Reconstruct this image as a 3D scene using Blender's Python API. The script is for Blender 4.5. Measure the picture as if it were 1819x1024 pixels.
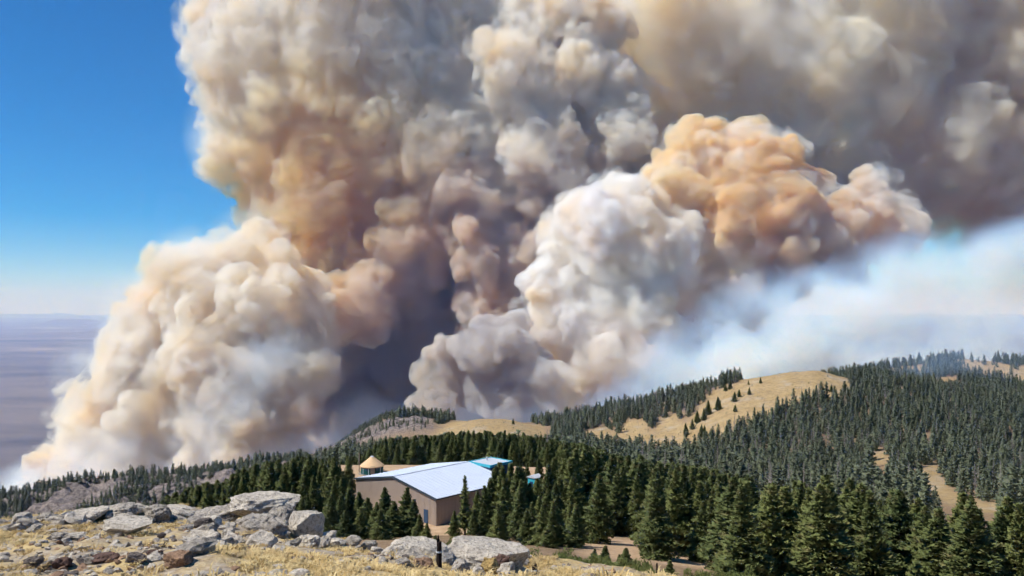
import bpy, bmesh, math, random, time
import numpy as np
from mathutils import Vector, Matrix

T0 = time.time()
rng = np.random.default_rng(11)
R = random.Random(5)
scene = bpy.context.scene
COL = scene.collection
for o in list(bpy.data.objects):
    bpy.data.objects.remove(o)

# ------------------------------------------------------------------ camera, sky, sun, exposure
F, CX, HY = 1400.0, 909.5, 546.0          # focal length in photo pixels, middle column, eye-level row
cam_d = bpy.data.cameras.new('camera')
cam = bpy.data.objects.new('camera', cam_d)
COL.objects.link(cam)
cam.rotation_euler = (math.pi / 2, 0, 0)
cam_d.sensor_width = 36
cam_d.lens = 36 * F / 1819
cam_d.shift_y = 34 / 1819
cam_d.clip_start = 0.5
cam_d.clip_end = 400000
scene.camera = cam

SUN = Vector((-0.58, -0.18, 0.79)).normalized()
world = bpy.data.worlds.new('World')
scene.world = world
world.use_nodes = True
wn = world.node_tree
sky = wn.nodes.new('ShaderNodeTexSky')
sky.sky_type = 'NISHITA'
sky.sun_disc = False
sky.sun_elevation = math.asin(SUN.z)
sky.sun_rotation = math.atan2(SUN.x, SUN.y)
sky.altitude = 3000
sky.air_density = 1.0
sky.dust_density = 0.0
sky.ozone_density = 6.0
wn.nodes['Background'].inputs[1].default_value = 0.11
hs = wn.nodes.new('ShaderNodeHueSaturation')
hs.inputs['Saturation'].default_value = 1.5
wn.links.new(sky.outputs[0], hs.inputs['Color'])
wn.links.new(hs.outputs[0], wn.nodes['Background'].inputs[0])
sl = bpy.data.lights.new('sun', 'SUN')
sl.energy = 5.0
sl.angle = math.radians(0.5)
sl.color = (1.0, 0.95, 0.88)
so = bpy.data.objects.new('sun', sl)
COL.objects.link(so)
so.rotation_euler = SUN.to_track_quat('Z', 'Y').to_euler()
vs = scene.view_settings
vs.view_transform = 'Standard'
vs.look = 'None'
vs.gamma = 1
vs.exposure = 0.26
vs.use_curve_mapping = False
cy = scene.cycles
cy.use_denoising = True
cy.use_adaptive_sampling = True
cy.adaptive_threshold = 0.12
cy.adaptive_min_samples = 12
cy.max_bounces = 12
cy.volume_bounces = 7
cy.diffuse_bounces = 3
cy.glossy_bounces = 2
cy.transmission_bounces = 2
cy.transparent_max_bounces = 40

# ------------------------------------------------------------------ noise
def hash3(i, j, k, seed):
    h = (i * 374761393 + j * 668265263 + k * 2147483647 + seed * 1274126177) & 0x7fffffff
    h = ((h ^ (h >> 13)) * 1274126177) & 0x7fffffff
    h = ((h ^ (h >> 15)) * 668265263) & 0x7fffffff
    return ((h ^ (h >> 16)) & 0xffff) / 65535.0

def vnoise(p, seed=0):
    p = np.asarray(p, float)
    f = np.floor(p)
    t = p - f
    f = f.astype(np.int64)
    t = t * t * t * (t * (t * 6 - 15) + 10)
    r = 0
    for a in (0, 1):
        for b in (0, 1):
            for c in (0, 1):
                w = (t[:, 0] if a else 1 - t[:, 0]) * (t[:, 1] if b else 1 - t[:, 1]) * (t[:, 2] if c else 1 - t[:, 2])
                r = r + w * hash3(f[:, 0] + a, f[:, 1] + b, f[:, 2] + c, seed)
    return r * 2 - 1

def fbm(p, octs=4, seed=0, gain=0.5):
    s = 0
    a = 1.0
    for o in range(octs):
        s = s + a * vnoise(p * 2.0 ** o + o * 17.3, seed + o)
        a *= gain
    return s

def n2(x, y, sc, octs=3, seed=0):
    x, y = np.broadcast_arrays(np.asarray(x, float), np.asarray(y, float))
    p = np.stack([x.ravel() / sc, y.ravel() / sc, np.zeros(x.size) + 0.37], 1)
    return fbm(p, octs, seed).reshape(x.shape)

# ------------------------------------------------------------------ helpers
def tag(o, label=None, cat=None, group=None, kind=None):
    if label: o['label'] = label
    if cat: o['category'] = cat
    if group: o['group'] = group
    if kind: o['kind'] = kind
    return o

def obj(name, me, mat=None, parent=None):
    o = bpy.data.objects.new(name, me)
    COL.objects.link(o)
    if mat is not None and me is not None and not me.materials:
        me.materials.append(mat)
    if parent is not None:
        o.parent = parent
    return o

def empty(name, loc=(0, 0, 0), rz=0.0):
    o = bpy.data.objects.new(name, None)
    COL.objects.link(o)
    o.location = loc
    o.rotation_euler = (0, 0, rz)
    o.empty_display_size = 0.3
    return o

def mesh_from(name, verts, faces, smooth=False):
    me = bpy.data.meshes.new(name)
    me.from_pydata([tuple(v) for v in verts], [], [tuple(f) for f in faces])
    if smooth:
        me.shade_smooth()
    me.update()
    return me

def box_data(x0, x1, y0, y1, z0, z1):
    v = [(x, y, z) for x in (x0, x1) for y in (y0, y1) for z in (z0, z1)]
    f = [(0, 1, 3, 2), (4, 6, 7, 5), (0, 4, 5, 1), (2, 3, 7, 6), (0, 2, 6, 4), (1, 5, 7, 3)]
    return v, f

def box_mesh(name, *b):
    return mesh_from(name, *box_data(*b))

def merge(parts):
    V, Fc = [], []
    for v, f in parts:
        k = len(V)
        V += list(v)
        Fc += [tuple(i + k for i in q) for q in f]
    return V, Fc

def ring_data(rings, cap=True):
    """rings: list of equal-length point lists"""
    n = len(rings[0])
    V = [p for r in rings for p in r]
    Fc = []
    for i in range(len(rings) - 1):
        for j in range(n):
            a, b = i * n + j, i * n + (j + 1) % n
            Fc.append((a, b, b + n, a + n))
    if cap:
        Fc.append(tuple(range(n - 1, -1, -1)))
        Fc.append(tuple((len(rings) - 1) * n + j for j in range(n)))
    return V, Fc

def tube(p0, p1, r0, r1, n=6):
    p0, p1 = Vector(p0), Vector(p1)
    d = (p1 - p0).normalized()
    a = d.orthogonal().normalized()
    b = d.cross(a)
    rs = []
    for p, r in ((p0, r0), (p1, r1)):
        rs.append([tuple(p + a * (r * math.cos(t * 2 * math.pi / n)) + b * (r * math.sin(t * 2 * math.pi / n))) for t in range(n)])
    return ring_data(rs)

class Mat:
    def __init__(self, name, rough=0.9, spec=0.2):
        self.m = bpy.data.materials.new(name)
        self.m.use_nodes = True
        self.N = self.m.node_tree.nodes
        self.L = self.m.node_tree.links
        self.b = self.N['Principled BSDF']
        self.b.inputs['Roughness'].default_value = rough
        self.b.inputs['Specular IOR Level'].default_value = spec
        self.tc = None
    def coords(self, kind='Object'):
        if self.tc is None:
            self.tc = self.N.new('ShaderNodeTexCoord')
        return self.tc.outputs[kind]
    def pos(self):
        g = self.N.new('ShaderNodeNewGeometry')
        return g.outputs['Position']
    def noise(self, vec, scale, detail=4, rough=0.6):
        n = self.N.new('ShaderNodeTexNoise')
        n.inputs['Scale'].default_value = scale
        n.inputs['Detail'].default_value = detail
        n.inputs['Roughness'].default_value = rough
        self.L.new(vec, n.inputs['Vector'])
        return n.outputs['Fac']
    def mapping(self, vec, scale):
        n = self.N.new('ShaderNodeMapping')
        n.inputs['Scale'].default_value = scale
        self.L.new(vec, n.inputs['Vector'])
        return n.outputs[0]
    def ramp(self, fac, stops):
        n = self.N.new('ShaderNodeValToRGB')
        e = n.color_ramp.elements
        while len(e) < len(stops):
            e.new(0.5)
        for i, (p, c) in enumerate(stops):
            e[i].position = p
            e[i].color = (*c, 1) if len(c) == 3 else c
        self.L.new(fac, n.inputs[0])
        return n.outputs[0]
    def mix(self, fac, a, b, mode='MIX'):
        n = self.N.new('ShaderNodeMix')
        n.data_type = 'RGBA'
        n.blend_type = mode
        for s, v in ((n.inputs[0], fac), (n.inputs[6], a), (n.inputs[7], b)):
            if isinstance(v, bpy.types.NodeSocket):
                self.L.new(v, s)
            elif isinstance(v, (int, float)):
                s.default_value = v
            else:
                s.default_value = (*v, 1)
        return n.outputs[2]
    def math(self, op, a, b=0.0, clamp=False):
        n = self.N.new('ShaderNodeMath')
        n.operation = op
        n.use_clamp = clamp
        for s, v in ((n.inputs[0], a), (n.inputs[1], b)):
            if isinstance(v, bpy.types.NodeSocket):
                self.L.new(v, s)
            else:
                s.default_value = v
        return n.outputs[0]
    def step(self, fac, lo, hi):
        n = self.N.new('ShaderNodeMapRange')
        n.inputs[1].default_value = lo
        n.inputs[2].default_value = hi
        self.L.new(fac, n.inputs[0])
        return n.outputs[0]
    def attr(self, name):
        n = self.N.new('ShaderNodeAttribute')
        n.attribute_name = name
        return n.outputs['Fac']
    def random(self):
        n = self.N.new('ShaderNodeObjectInfo')
        return n.outputs['Random']
    def color(self, c):
        if isinstance(c, bpy.types.NodeSocket):
            self.L.new(c, self.b.inputs['Base Color'])
        else:
            self.b.inputs['Base Color'].default_value = (*c, 1)
        return self
    def bump(self, h, strength=0.5, dist=0.05):
        n = self.N.new('ShaderNodeBump')
        n.inputs['Strength'].default_value = strength
        n.inputs['Distance'].default_value = dist
        self.L.new(h, n.inputs['Height'])
        self.L.new(n.outputs[0], self.b.inputs['Normal'])
        return self

def P(x, y, d):
    return np.array(((x - CX) / F * d, d, (HY - y) / F * d))

# ------------------------------------------------------------------ the lie of the land
# columns: bearing (as a column of the photo) -> [(distance, row of the photo)] from the camera outwards; heights follow from both
def near(edge_d, edge_py, drop):
    k = 0 if edge_py < 1060 else 170
    return [(3, 1400), (5, 1085 + k), (9, 1032 + k), (edge_d * .6, edge_py + 45), (edge_d * .85, edge_py + 10), (edge_d, edge_py), (edge_d + 4, edge_py + 14)] + drop
LAND = {
    -900: near(24, 930, [(60, 1100), (150, 1080), (400, 990), (700, 960), (800, 965), (950, 920), (1150, 950)]),
    -200: near(24, 928, [(60, 1100), (150, 1080), (400, 980), (700, 945), (800, 950), (950, 900), (1150, 930)]),
    0:   near(24, 922, [(60, 1080), (150, 1060), (400, 970), (700, 938), (800, 944), (950, 884), (1100, 925)]),
    120: near(24, 917, [(60, 1060), (150, 1040), (400, 965), (700, 935), (800, 940), (930, 866), (1080, 915)]),
    170: near(24, 912, [(60, 1050), (150, 1035), (400, 960), (700, 932), (800, 938), (930, 860), (1080, 905)]),
    250: near(24, 906, [(60, 1040), (140, 1020), (300, 960), (700, 928), (800, 934), (950, 846), (1100, 890)]),
    330: near(23, 906, [(60, 1020), (140, 985), (250, 965), (700, 925), (800, 932), (960, 840), (1100, 880)]),
    450: near(22, 928, [(40, 985), (60, 1002), (100, 980), (130, 948), (200, 925), (400, 900), (700, 890), (950, 834), (1100, 860)]),
    560: near(21, 956, [(40, 1010), (60, 1000), (100, 962), (125, 935), (165, 842), (180, 838), (240, 870), (450, 860), (800, 830), (1020, 806), (1150, 830)]),
    600: near(21, 962, [(40, 1015), (60, 1000), (95, 962), (118, 950), (126, 932), (165, 841), (176, 836), (240, 862), (450, 850), (800, 820), (1040, 790), (1200, 815), (1600, 790)]),
    650: near(20, 968, [(40, 1020), (60, 1000), (95, 962), (118, 950), (126, 932), (165, 841), (176, 836), (240, 856), (450, 840), (800, 805), (1040, 765), (1200, 790), (1600, 757)]),
    690: near(20, 972, [(40, 1020), (60, 998), (95, 962), (118, 950), (126, 932), (165, 841), (176, 836), (240, 852), (450, 835), (800, 795), (1040, 748), (1200, 765), (1600, 733)]),
    725: near(20, 975, [(40, 1020), (60, 998), (95, 962), (118, 950), (126, 932), (165, 841), (176, 836), (240, 850), (450, 832), (800, 790), (1050, 740), (1250, 756), (1600, 738)]),
    780: near(20, 985, [(40, 1018), (60, 995), (95, 963), (118, 950), (126, 932), (165, 841), (176, 836), (240, 850), (450, 830), (800, 785), (930, 760), (1060, 744), (1250, 770)]),
    850: near(20, 990, [(40, 1015), (60, 995), (95, 963), (118, 948), (126, 934), (165, 844), (176, 838), (240, 848), (450, 828), (800, 780), (930, 742), (1000, 752), (1100, 748), (1250, 775)]),
    900: near(20, 992, [(40, 1015), (60, 995), (95, 965), (118, 946), (130, 930), (165, 850), (176, 843), (240, 846), (450, 826), (800, 780), (940, 743), (1010, 754), (1100, 750), (1250, 775)]),
    960: near(20, 997, [(40, 1020), (60, 998), (90, 968), (118, 945), (135, 925), (165, 870), (180, 860), (240, 850), (450, 830), (800, 785), (950, 758), (1020, 764), (1110, 750), (1250, 775)]),
    1050: near(20, 1005, [(40, 1030), (60, 1006), (80, 985), (105, 962), (130, 945), (180, 905), (250, 880), (450, 845), (700, 805), (850, 775), (1000, 745), (1080, 737), (1250, 760)]),
    1100: near(20, 1010, [(40, 1035), (60, 1012), (80, 990), (105, 965), (130, 948), (180, 910), (250, 885), (450, 850), (700, 805), (850, 775), (1000, 732), (1060, 724), (1250, 750)]),
    1200: near(20, 1032, [(40, 1042), (60, 1022), (80, 1000), (105, 975), (130, 958), (180, 925), (280, 890), (450, 860), (650, 812), (800, 770), (940, 715), (1000, 703), (1200, 730)]),
    1300: near(18, 1085, [(40, 1055), (60, 1040), (80, 1015), (110, 990), (150, 962), (250, 918), (400, 882), (550, 830), (700, 770), (850, 700), (940, 678), (1000, 680), (1150, 705), (1400, 700)]),
    1400: near(16, 1125, [(40, 1070), (60, 1058), (80, 1035), (110, 1000), (150, 965), (250, 922), (400, 885), (550, 830), (700, 760), (820, 690), (900, 661), (960, 663), (1150, 700), (1400, 680)]),
    1450: near(16, 1130, [(40, 1075), (60, 1060), (80, 1038), (110, 1000), (150, 966), (250, 924), (400, 886), (550, 830), (700, 755), (820, 685), (900, 658), (960, 662), (1150, 700), (1400, 674)]),
    1500: near(16, 1150, [(40, 1080), (60, 1062), (80, 1040), (110, 1002), (150, 968), (250, 926), (400, 888), (550, 830), (700, 757), (820, 692), (900, 671), (960, 672), (1150, 702), (1400, 666)]),
    1600: near(16, 1150, [(40, 1085), (60, 1065), (80, 1042), (110, 1005), (150, 970), (250, 928), (400, 884), (500, 842), (650, 775), (800, 708), (900, 684), (1000, 690), (1150, 690), (1300, 662), (1400, 650)]),
    1700: near(16, 1150, [(40, 1090), (60, 1068), (80, 1042), (110, 1005), (150, 972), (250, 930), (380, 895), (500, 850), (650, 785), (800, 722), (900, 702), (1000, 706), (1150, 686), (1300, 650), (1400, 634)]),
    1819: near(16, 1150, [(40, 1090), (60, 1070), (80, 1044), (110, 1006), (150, 974), (250, 934), (380, 900), (500, 856), (650, 795), (800, 738), (900, 718), (1000, 716), (1150, 692), (1300, 660), (1400, 645)]),
    2100: near(16, 1150, [(40, 1090), (60, 1070), (80, 1044), (110, 1006), (150, 974), (250, 934), (380, 905), (500, 865), (650, 810), (800, 760), (900, 745), (1000, 740), (1150, 710), (1300, 680), (1400, 670)]),
    2700: near(16, 1150, [(40, 1090), (60, 1070), (80, 1044), (110, 1006), (150, 974), (250, 934), (380, 905), (500, 865), (650, 820), (800, 780), (900, 765), (1000, 755), (1150, 730), (1300, 700), (1400, 690)]),
}
PLAIN = -1300.0
rows = np.concatenate([np.linspace(-15, 4, 14)[:-1], np.linspace(4, 34, 140)[:-1], np.geomspace(34, 600, 120)[:-1], np.linspace(600, 1650, 160)[:-1], np.geomspace(1650, 130000, 110)])
NC = 560
cpx = np.linspace(-900, 2700, NC)
ca = (cpx - CX) / F
Y0 = 25.0
ctrl_px = np.array(sorted(LAND))
prof = []
for k in ctrl_px:
    pts = [(d, (HY - py) / F * d) for d, py in LAND[k]]
    pts = [(-16, 0.2 - 1.9), (2, -1.75)] + pts[1:]
    dl, zl = pts[-1]
    pts += [(dl + 350, zl - 170), (dl + 1200, zl - 520), (4800, PLAIN + 60), (6500, PLAIN), (140000, PLAIN)]
    dd = np.array([p[0] for p in pts]); zz = np.array([p[1] for p in pts])
    prof.append(np.interp(rows, dd, zz))
prof = np.array(prof)                                   # columns x rows
GX = ca[:, None] * (rows[None, :] + Y0)
GY = np.broadcast_to(rows[None, :], GX.shape).copy()
gp = np.clip(CX + F * GX / np.maximum(GY, 4.0), -900, 2700)
GZ = np.empty_like(GX)
for j in range(len(rows)):
    GZ[:, j] = np.interp(gp[:, j], ctrl_px, prof[:, j])
far_mask = np.clip((GY - 26) / 10, 0, 1)
for _ in range(5):                                       # round the profile off
    s = GZ.copy()
    s[1:-1, 1:-1] = (GZ[:-2, 1:-1] + GZ[2:, 1:-1] + GZ[1:-1, :-2] + GZ[1:-1, 2:] + 2 * GZ[1:-1, 1:-1]) / 6
    GZ = GZ + (s - GZ) * (0.35 + 0.65 * far_mask)
def sstep(x, a, b):
    t = np.clip((x - a) / (b - a), 0, 1)
    return t * t * (3 - 2 * t)
padm = (sstep(GY, 112, 122) * (1 - sstep(GY, 172, 184)) * sstep(gp, 540, 600) * (1 - sstep(gp, 985, 1040)))
GZ = GZ * (1 - padm) + (-34.75) * padm
crag = (1 - sstep(gp, 470, 560)) * sstep(GY, 640, 780) * (1 - sstep(GY, 1150, 1400))
slope_l = sstep(gp, 520, 580) * (1 - sstep(gp, 740, 790)) * sstep(GY, 850, 950) * (1 - sstep(GY, 1120, 1300))
knoll = 1 - sstep(GY, 26, 40)
hills = sstep(GY, 60, 250) * (1 - sstep(GY, 1500, 2500))
GZ += knoll * sstep(GY, 2, 7) * (0.20 * n2(GX, GY, 2.6, 3, 3) + 0.07 * n2(GX, GY, 0.55, 3, 4))
GZ += (1 - knoll) * (1 - padm) * hills * (1 - crag) * 1.2 * n2(GX, GY, 45, 3, 5)
rid = 1 - np.abs(n2(GX, GY * 0.45, 42, 1, 6)) * 2
rid2 = 1 - np.abs(n2(GX, GY * 0.6, 17, 2, 8)) * 2
GZ += crag * (1 - sstep(GY, 900, 960) * 0.75) * (9 * rid + 5 * rid2)
GZ += crag * (1 - sstep(GY, 900, 960) * 0.6) * 3.5 * n2(GX, GY, 11, 3, 18)
GZ += slope_l * (2.5 * rid2 + 2.0 * n2(GX, GY, 14, 3, 9))
pl = sstep(GY, 6500, 12000)
GZ += pl * 14 * n2(GX, GY, 5200, 4, 10)
mes = sstep(n2(GX, GY, 15000, 3, 12), 0.18, 0.42) * sstep(GY, 30000, 42000)
GZ += mes * (260 + 220 * n2(GX, GY, 7000, 3, 13))
def ground(x, y):
    x = np.asarray(x, float); y = np.asarray(y, float)
    fi = np.clip((x / (y + Y0) - ca[0]) / (ca[1] - ca[0]), 0, NC - 1.001)
    fj = np.clip(np.interp(y, rows, np.arange(len(rows))), 0, len(rows) - 1.001)
    i = fi.astype(int); j = fj.astype(int); u = fi - i; v = fj - j
    return (GZ[i, j] * (1 - u) + GZ[i + 1, j] * u) * (1 - v) + (GZ[i, j + 1] * (1 - u) + GZ[i + 1, j + 1] * u) * v
def spot(px, py, dmin=6.0, dmax=60.0):
    """first place on the ground that the photo shows at px, py"""
    d = np.linspace(dmin, dmax, 900)
    x = (px - CX) / F * d
    g = ground(x, d)
    hit = np.nonzero((HY - py) / F * d <= g)[0]
    k = hit[0] if len(hit) else len(d) - 1
    return Vector((x[k], d[k], g[k]))

# where grass, bare dirt and rock lie
def inside(poly, x, y):
    p = np.array(poly, float)
    r = np.zeros(np.shape(x), bool)
    j = len(p) - 1
    for i in range(len(p)):
        c = ((p[i, 1] > y) != (p[j, 1] > y)) & (x < (p[j, 0] - p[i, 0]) * (y - p[i, 1]) / (p[j, 1] - p[i, 1] + 1e-9) + p[i, 0])
        r ^= c
        j = i
    return r
MEADOWS = [
    [(1225, 745), (1250, 712), (1268, 698), (1300, 684), (1330, 672), (1390, 655), (1450, 650), (1490, 660), (1512, 680), (1508, 702), (1470, 712), (1440, 706), (1400, 724), (1360, 738), (1310, 762), (1270, 784), (1240, 800), (1195, 812), (1165, 815), (1130, 806), (1095, 800), (1034, 792), (1036, 766), (1070, 757), (1098, 772), (1116, 746), (1150, 748), (1160, 776), (1174, 742), (1200, 734), (1210, 752)],
    [(770, 768), (795, 752), (820, 742), (850, 736), (900, 738), (925, 748), (966, 757), (970, 772), (930, 776), (880, 776), (790, 782)],
    [(1548, 806), (1570, 800), (1582, 812), (1572, 826), (1552, 828)],
    [(1618, 838), (1640, 830), (1665, 818), (1676, 850), (1694, 876), (1750, 892), (1785, 888), (1778, 922), (1745, 925), (1720, 900), (1690, 900), (1650, 875)],
]
FAR_MEADOWS = [
    [(1540, 668), (1600, 652), (1660, 650), (1640, 664), (1580, 672)],
    [(1690, 640), (1730, 636), (1790, 648), (1819, 652), (1900, 660), (1900, 690), (1819, 694), (1780, 676), (1730, 668), (1700, 656)],
    [(1640, 676), (1690, 668), (1720, 690), (1680, 698)],
]
ppx = CX + F * GX / np.maximum(GY, 4); ppy = HY - F * GZ / np.maximum(GY, 4)
grass = np.zeros_like(GX)
jx = 6 * n2(GX, GY, 30, 2, 20)
for m in MEADOWS:
    grass = np.maximum(grass, inside(m, ppx + jx, ppy + jx * .5) & (GY > 300) & (GY < 1080))
for m in FAR_MEADOWS:
    grass = np.maximum(grass, inside(m, ppx + jx, ppy + jx * .3) & (GY > 1100) & (GY < 1450))
for _ in range(2):
    s = grass.copy()
    s[1:-1, 1:-1] = (grass[:-2, 1:-1] + grass[2:, 1:-1] + grass[1:-1, :-2] + grass[1:-1, 2:] + 2 * grass[1:-1, 1:-1]) / 6
    grass = s
rock = np.maximum(crag, slope_l)
NR = len(rows)
ii, jj = np.meshgrid(np.arange(NC - 1), np.arange(NR - 1), indexing='ij')
a = (ii * NR + jj).ravel()
quads = np.stack([a, a + NR, a + NR + 1, a + 1], 1)
gme = bpy.data.meshes.new('ground')
verts = np.stack([GX.ravel(), GY.ravel(), GZ.ravel()], 1).astype(np.float32)
gme.vertices.add(len(verts)); gme.vertices.foreach_set('co', verts.ravel())
gme.loops.add(quads.size); gme.loops.foreach_set('vertex_index', quads.ravel().astype(np.int32))
gme.polygons.add(len(quads)); gme.polygons.foreach_set('loop_start', np.arange(0, quads.size, 4, dtype=np.int32))
gme.update(calc_edges=True)
gme.shade_smooth()
for nm, arr in (('meadow', grass), ('rock', rock), ('knoll', knoll), ('plain', sstep(GY, 2500, 6000)), ('pad', np.maximum(padm, sstep(GY, 70, 80) * (1 - sstep(GY, 108, 118)) * sstep(gp, 1000, 1060)))):
    at = gme.attributes.new(nm, 'FLOAT', 'POINT')
    at.data.foreach_set('value', arr.ravel().astype(np.float32))
M = Mat('ground', 0.95, 0.1)
pos = M.pos()
f1 = M.noise(pos, 0.9, 6, 0.65); f2 = M.noise(pos, 9.0, 5, 0.7); f3 = M.noise(pos, 0.05, 5, 0.6)
duff = M.mix(M.step(f1, .35, .65), (.17, .115, .07), (.30, .215, .135))
dirt = M.mix(M.step(f1, .35, .68), (.36, .245, .15), (.50, .36, .235))
mead = M.mix(M.step(f3, .3, .7), (.33, .235, .11), (.44, .33, .175))
mead = M.mix(M.step(M.noise(pos, .22, 8, .8), .42, .62), mead, (.24, .175, .095))
mead = M.mix(M.step(M.noise(pos, .035, 6, .7), .54, .68), mead, (.36, .31, .24))
rk = M.mix(M.step(M.noise(pos, .16, 10, .8), .40, .60), (.11, .095, .09), (.37, .315, .285))
tuss = M.mix(M.step(f2, .3, .7), (.20, .15, .10), (.46, .41, .34))
tuss = M.mix(M.step(f1, .45, .6), tuss, M.mix(M.step(f2, .3, .7), (.34, .24, .11), (.58, .46, .24)))
py_ = M.mapping(pos, (0.00008, 0.00017, 0.0))
pn = M.noise(py_, 1.6, 9, .68)
plainc = M.ramp(pn, [(.32, (.04, .04, .05)), (.42, (.12, .105, .105)), (.56, (.20, .165, .145)), (.68, (.40, .35, .29))])
c = M.mix(M.attr('pad'), duff, dirt)
c = M.mix(M.attr('meadow'), c, mead)
c = M.mix(M.attr('rock'), c, rk)
c = M.mix(M.attr('knoll'), c, tuss)
c = M.mix(M.attr('plain'), c, plainc)
M.color(c)
rb = M.noise(pos, .16, 10, .78)
hgt = M.math('ADD', M.math('MULTIPLY', f2, .06), M.math('MULTIPLY', M.math('MULTIPLY', rb, M.attr('rock')), 7.0))
M.bump(hgt, .8, 1.0)
gob = tag(obj('ground', gme, M.m), kind='structure')

# ------------------------------------------------------------------ foliage materials and conifers
def leaf_mat(name, dark, light, dry=(.13, .10, .05), far=False):
    m = Mat(name, 0.75, 0.25)
    r = m.random()
    c = m.mix(m.step(r, .05, .95), dark, light)
    n = m.noise(m.coords('Object'), 9.0, 2)
    c = m.mix(m.step(n, .52, .78), c, dry)
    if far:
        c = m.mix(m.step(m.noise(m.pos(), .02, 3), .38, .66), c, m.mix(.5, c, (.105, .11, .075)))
    n2_ = m.noise(m.coords('Object'), 26.0, 1)
    c = m.mix(m.step(n2_, .35, .7), c, m.mix(.5, c, light))
    m.color(c)
    return m.m
M_NEAR = leaf_mat('spruce_needles', (.050, .078, .030), (.145, .168, .052), (.18, .15, .07))
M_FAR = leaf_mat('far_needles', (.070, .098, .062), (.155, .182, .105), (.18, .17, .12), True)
M_BUSH = leaf_mat('shrub_leaves', (.075, .11, .03), (.17, .20, .06), (.2, .17, .08))
mb = Mat('bark', 0.95, 0.1)
mb.color(mb.mix(mb.noise(mb.mapping(mb.coords('Object'), (30, 30, 4)), 1.0, 4), (.06, .045, .035), (.20, .15, .12)))
M_BARK = mb.m
md = Mat('dead_wood', 0.9, 0.1)
md.color(md.mix(md.noise(md.coords('Object'), 12, 3), (.16, .145, .135), (.34, .31, .29)))
M_DEAD = md.m

def conifer_crown(seed, n_branch, per, r0=0.2, low=0.07, sprig=0.042, power=0.85, droop=0.35, gap=0.0):
    """a crown of unit height: whorled limbs, each carrying short needle sprigs"""
    q = np.random.default_rng(seed)
    V, Fc = [], []
    lop = q.uniform(0, 2 * math.pi)
    for b in range(n_branch):
        t = (b + q.uniform(0, 1)) / n_branch
        t = 1 - (1 - t) ** 1.0
        z = low + (0.985 - low) * t ** 1.12
        az = b * 2.39996 + q.uniform(-.5, .5)
        prof_r = r0 * (1 - (z - low) / (1 - low)) ** (power + .22) + 0.006
        prof_r *= min(1, .55 + (z - low) * 3.2)
        L = prof_r * q.uniform(.62, 1.22) * (1 + .18 * math.cos(az - lop)) * (1.25 if q.uniform() < .12 else 1)
        if q.uniform() < gap:
            L *= .45
        up = q.uniform(-.18, .15) + z * .3
        k = max(3, int(per * (0.35 + L / r0)))
        for s in range(k):
            u = (s + q.uniform(0, 1)) / k
            u = u ** .62
            rr = L * u
            zz = z + up * rr - droop * rr * rr / max(r0, 1e-3) * 1.0
            side = q.normal() * .20 * L * (1.05 - .6 * u)
            c, sn = math.cos(az), math.sin(az)
            p = np.array((c * rr - sn * side, sn * rr + c * side, zz + q.normal() * .006))
            aim = np.array((c + -sn * side * 6 + q.normal() * .45, sn + c * side * 6 + q.normal() * .45, q.normal() * .35 + .1 + .5 * (u > .8)))
            aim /= np.linalg.norm(aim)
            ln = sprig * q.uniform(.6, 1.35) * (1 - .45 * max(0, z - .55))
            wd = np.cross(aim, np.array((q.normal() * .5, q.normal() * .5, 1.0)))
            wd = wd / (np.linalg.norm(wd) + 1e-9) * ln * q.uniform(.18, .34)
            i = len(V)
            V += [p - aim * ln * .35, p + wd, p + aim * ln * .75, p - wd + np.array((0, 0, -ln * .12))]
            Fc += [(i, i + 1, i + 2, i + 3)]
    # leader at the very top
    for s in range(10):
        z = .93 + s * .0075
        i = len(V); an = q.uniform(0, 6.28); w = .012 * (1.02 - z) / .09 + .004
        V += [(0, 0, z - .02), (w * math.cos(an), w * math.sin(an), z), (0, 0, z + .02), (-w * math.cos(an), -w * math.sin(an), z)]
        Fc += [(i, i + 1, i + 2, i + 3)]
    return mesh_from('crown', V, Fc)

def trunk_mesh(seed, r=0.012, n=7):
    q = np.random.default_rng(seed)
    rings = []
    for z in (-.03, .02, .25, .5, .75, .97):
        rr = r * (1 - z * .93) * (1.35 if z < .03 else 1)
        ox, oy = q.normal(size=2) * .002 * z
        rings.append([(ox + rr * math.cos(t * 2 * math.pi / n), oy + rr * math.sin(t * 2 * math.pi / n), z) for t in range(n)])
    parts = [ring_data(rings)]
    for b in range(14):                                   # bare limbs low down
        z = q.uniform(.04, .5); an = q.uniform(0, 6.28); L = .10 * (1 - z)
        parts.append(tube((0, 0, z), (L * math.cos(an), L * math.sin(an), z - .01), .0028, .001, 4))
    return mesh_from('trunk', *merge(parts))

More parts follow.
